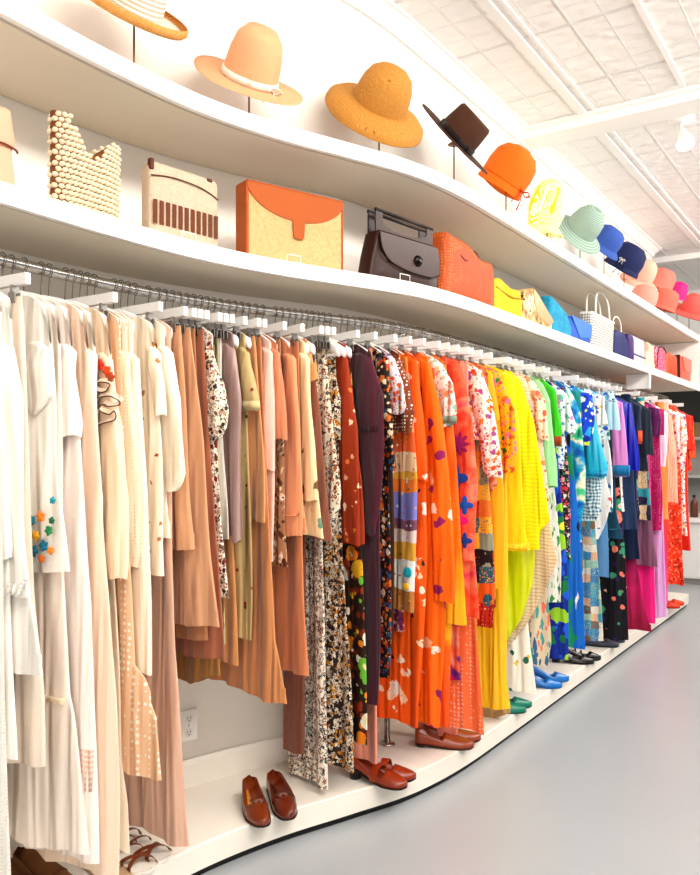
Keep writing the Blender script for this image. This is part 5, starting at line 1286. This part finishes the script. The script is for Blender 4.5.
# low white cabinet with counter
r = empty('counter_cabinet', (-1.05, 9.55, 0))
MB().box((0, 0, .36), (2.6, .9, .60)).build('body', M_LAM, r, smooth=False, bevel=.004)
MB().box((0, 0, .03), (2.56, .86, .06)).build('plinth', solid('#9a9894', .5), r, smooth=False)
MB().box((0, 0, .68), (2.7, .98, .04)).build('countertop', M_WHITE, r, smooth=False, bevel=.004)
for k in range(3): MB().box((-.86 + .86 * k, -.453, .36), (.82, .008, .56)).build('door', M_LAM, r, smooth=False, bevel=.002)
tag(r, 'low white counter cabinet at the far end past the clothes', 'cabinet')
ym, zc = 9.3, .702
for i, (x, h_, c, nm, lab) in enumerate([(-1.86, .20, '#20303a', 'bottle', 'dark teal bottle on the far counter, leftmost'), (-1.74, .24, '#7a4c3a', 'bottle', 'brown bottle on the far counter beside the teal one'), (-1.62, .16, '#2a2a2e', 'jar', 'small black jar on the far counter'), (-1.50, .22, '#c8b8a8', 'bottle', 'pale cream bottle on the far counter'), (-1.36, .18, '#8a2a3c', 'bottle', 'dark red bottle on the far counter')]):
    rr = .04
    o = MB().lathe([(0, 0), (rr, 0), (rr, h_ * .6), (rr * .9, h_ * .7), (rr * .35, h_ * .8), (rr * .35, h_ * .92)], 18).build(nm, solid(c, .3)); o.location = (x, ym, zc)
    MB().lathe([(rr * .42, h_ * .9), (rr * .42, h_), (0, h_)], 14).build('cap', M_BLACK, o)
    tag(o, lab, nm)
o = MB().box((0, 0, .06), (.30, .2, .12)).build('black_box', M_BLACK, smooth=False, bevel=.01); o.location = (-1.12, 9.4, zc); tag(o, 'small black box on the far counter behind the rail end', 'box')
# wall shelves with printer and storage
def wshelf(z, label):
    o = MB().box((0, 0, 0), (2.6, .5, .04)).build('wall_shelf', M_WHITE, smooth=False, bevel=.003); o.location = (-1.5, 12.36, z); tag(o, label, 'shelf'); return z + .0205
z1 = wshelf(1.62, 'upper white shelf on the back wall holding the printer')
z2 = wshelf(1.08, 'lower white shelf on the back wall behind the rail end')
r = empty('printer', (-1.25, 12.36, z1))
MB().box((0, 0, .13), (.62, .42, .26)).build('body', solid('#4a4a4c', .4), r, smooth=False, bevel=.02)
MB().box((0, -.215, .12), (.46, .01, .09)).build('paper_slot', solid('#c8c8ca', .4), r, smooth=False)
MB().box((0, .02, .275), (.54, .34, .03)).build('lid', solid('#2a2a2c', .4), r, smooth=False, bevel=.01)
tag(r, 'dark grey printer on the back wall shelf', 'printer')
r = empty('storage_basket', (-2.0, 12.36, z1))
MB().loft([[(x * sx, y * sy, z) for x, y in ((-.3, -.18), (.3, -.18), (.3, .18), (-.3, .18))] for z, sx, sy in ((0, .9, .9), (.2, 1, 1), (.2, .95, .93), (.02, .86, .85))], True, True).build('body', pattern('weave', '#c8a878', ['#d8bc90', '#8a6a40'], scale=60, distort=0), r, smooth=False)
MB().box((0, 0, .16), (.5, .28, .07)).build('folded_cloth', solid('#d8c49c', .9), r, bevel=.02)
tag(r, 'tan storage basket beside the printer on the far shelf', 'basket')
o = MB().box((0, 0, .12), (.3, .3, .24)).build('storage_box', solid('#d8a890', .8), smooth=False, bevel=.004); o.location = (-1.45, 12.36, z2); tag(o, 'pink storage box on the lower back wall shelf', 'box')
o = MB().box((0, 0, .10), (.26, .3, .20)).build('storage_box', solid('#7a8a9a', .8), smooth=False, bevel=.004); o.location = (-1.05, 12.36, z2); tag(o, 'blue grey storage box on the lower back wall shelf', 'box')
# dark recess panel above
m = MB().box((-1.6, 12.58, 2.35), (3.4, .08, .95)); struct(m.build('trim_10', solid('#5c5a58', .7), smooth=False))
o = MB().tube([(-1.62, 12.0, 1.66), (-1.95, 12.25, 2.55)], .02, 10).build('wooden_pole', solid('#c8a878', .6)); tag(o, 'pale wooden pole leaning above the far shelf', 'pole')
# ================================================================== LIGHT
w = bpy.data.worlds.new('world'); scene.world = w; w.use_nodes = True
w.node_tree.nodes['Background'].inputs[0].default_value = (1.0, .985, .965, 1)
w.node_tree.nodes['Background'].inputs[1].default_value = .28
def area(name, loc, rot, sx, sy, e, col=(1, .96, .90)):
    l = bpy.data.lights.new(name, 'AREA'); l.shape = 'RECTANGLE'; l.size = sx; l.size_y = sy; l.energy = e; l.color = col
    o = bpy.data.objects.new(name, l); COL.objects.link(o); o.location = loc; o.rotation_euler = rot; return o
area('ceiling_lamp_light', (.4, 1.2, CEIL - .12), (0, math.radians(42), 0), .5, 3.2, 130, (1, .955, .895))
area('ceiling_lamp_light', (.4, 6.2, CEIL - .12), (0, math.radians(42), 0), .5, 5.0, 170)
area('shop_window_light', (1.9, -2.6, 1.9), (math.radians(84), 0, math.radians(20)), 3.6, 2.6, 120, (1, .97, .93))
area('ceiling_fill_light', (2.1, 2.2, 2.2), (PI, 0, 0), .6, 4.5, 190, (1, .98, .96))  # added unseen fill aimed up to brighten ceiling and walls, no lamp there
area('ceiling_fill_light', (2.1, 7.4, 2.2), (PI, 0, 0), .6, 4.5, 150, (1, .98, .96))  # second added fill, for the far half of the ceiling
scene.view_settings.view_transform = 'Standard'
scene.view_settings.look = 'None'
scene.view_settings.gamma = 1.0
scene.view_settings.exposure = -.15
scene.view_settings.use_curve_mapping = False
scene.cycles.max_bounces = 8
scene.cycles.diffuse_bounces = 4
scene.cycles.use_denoising = True
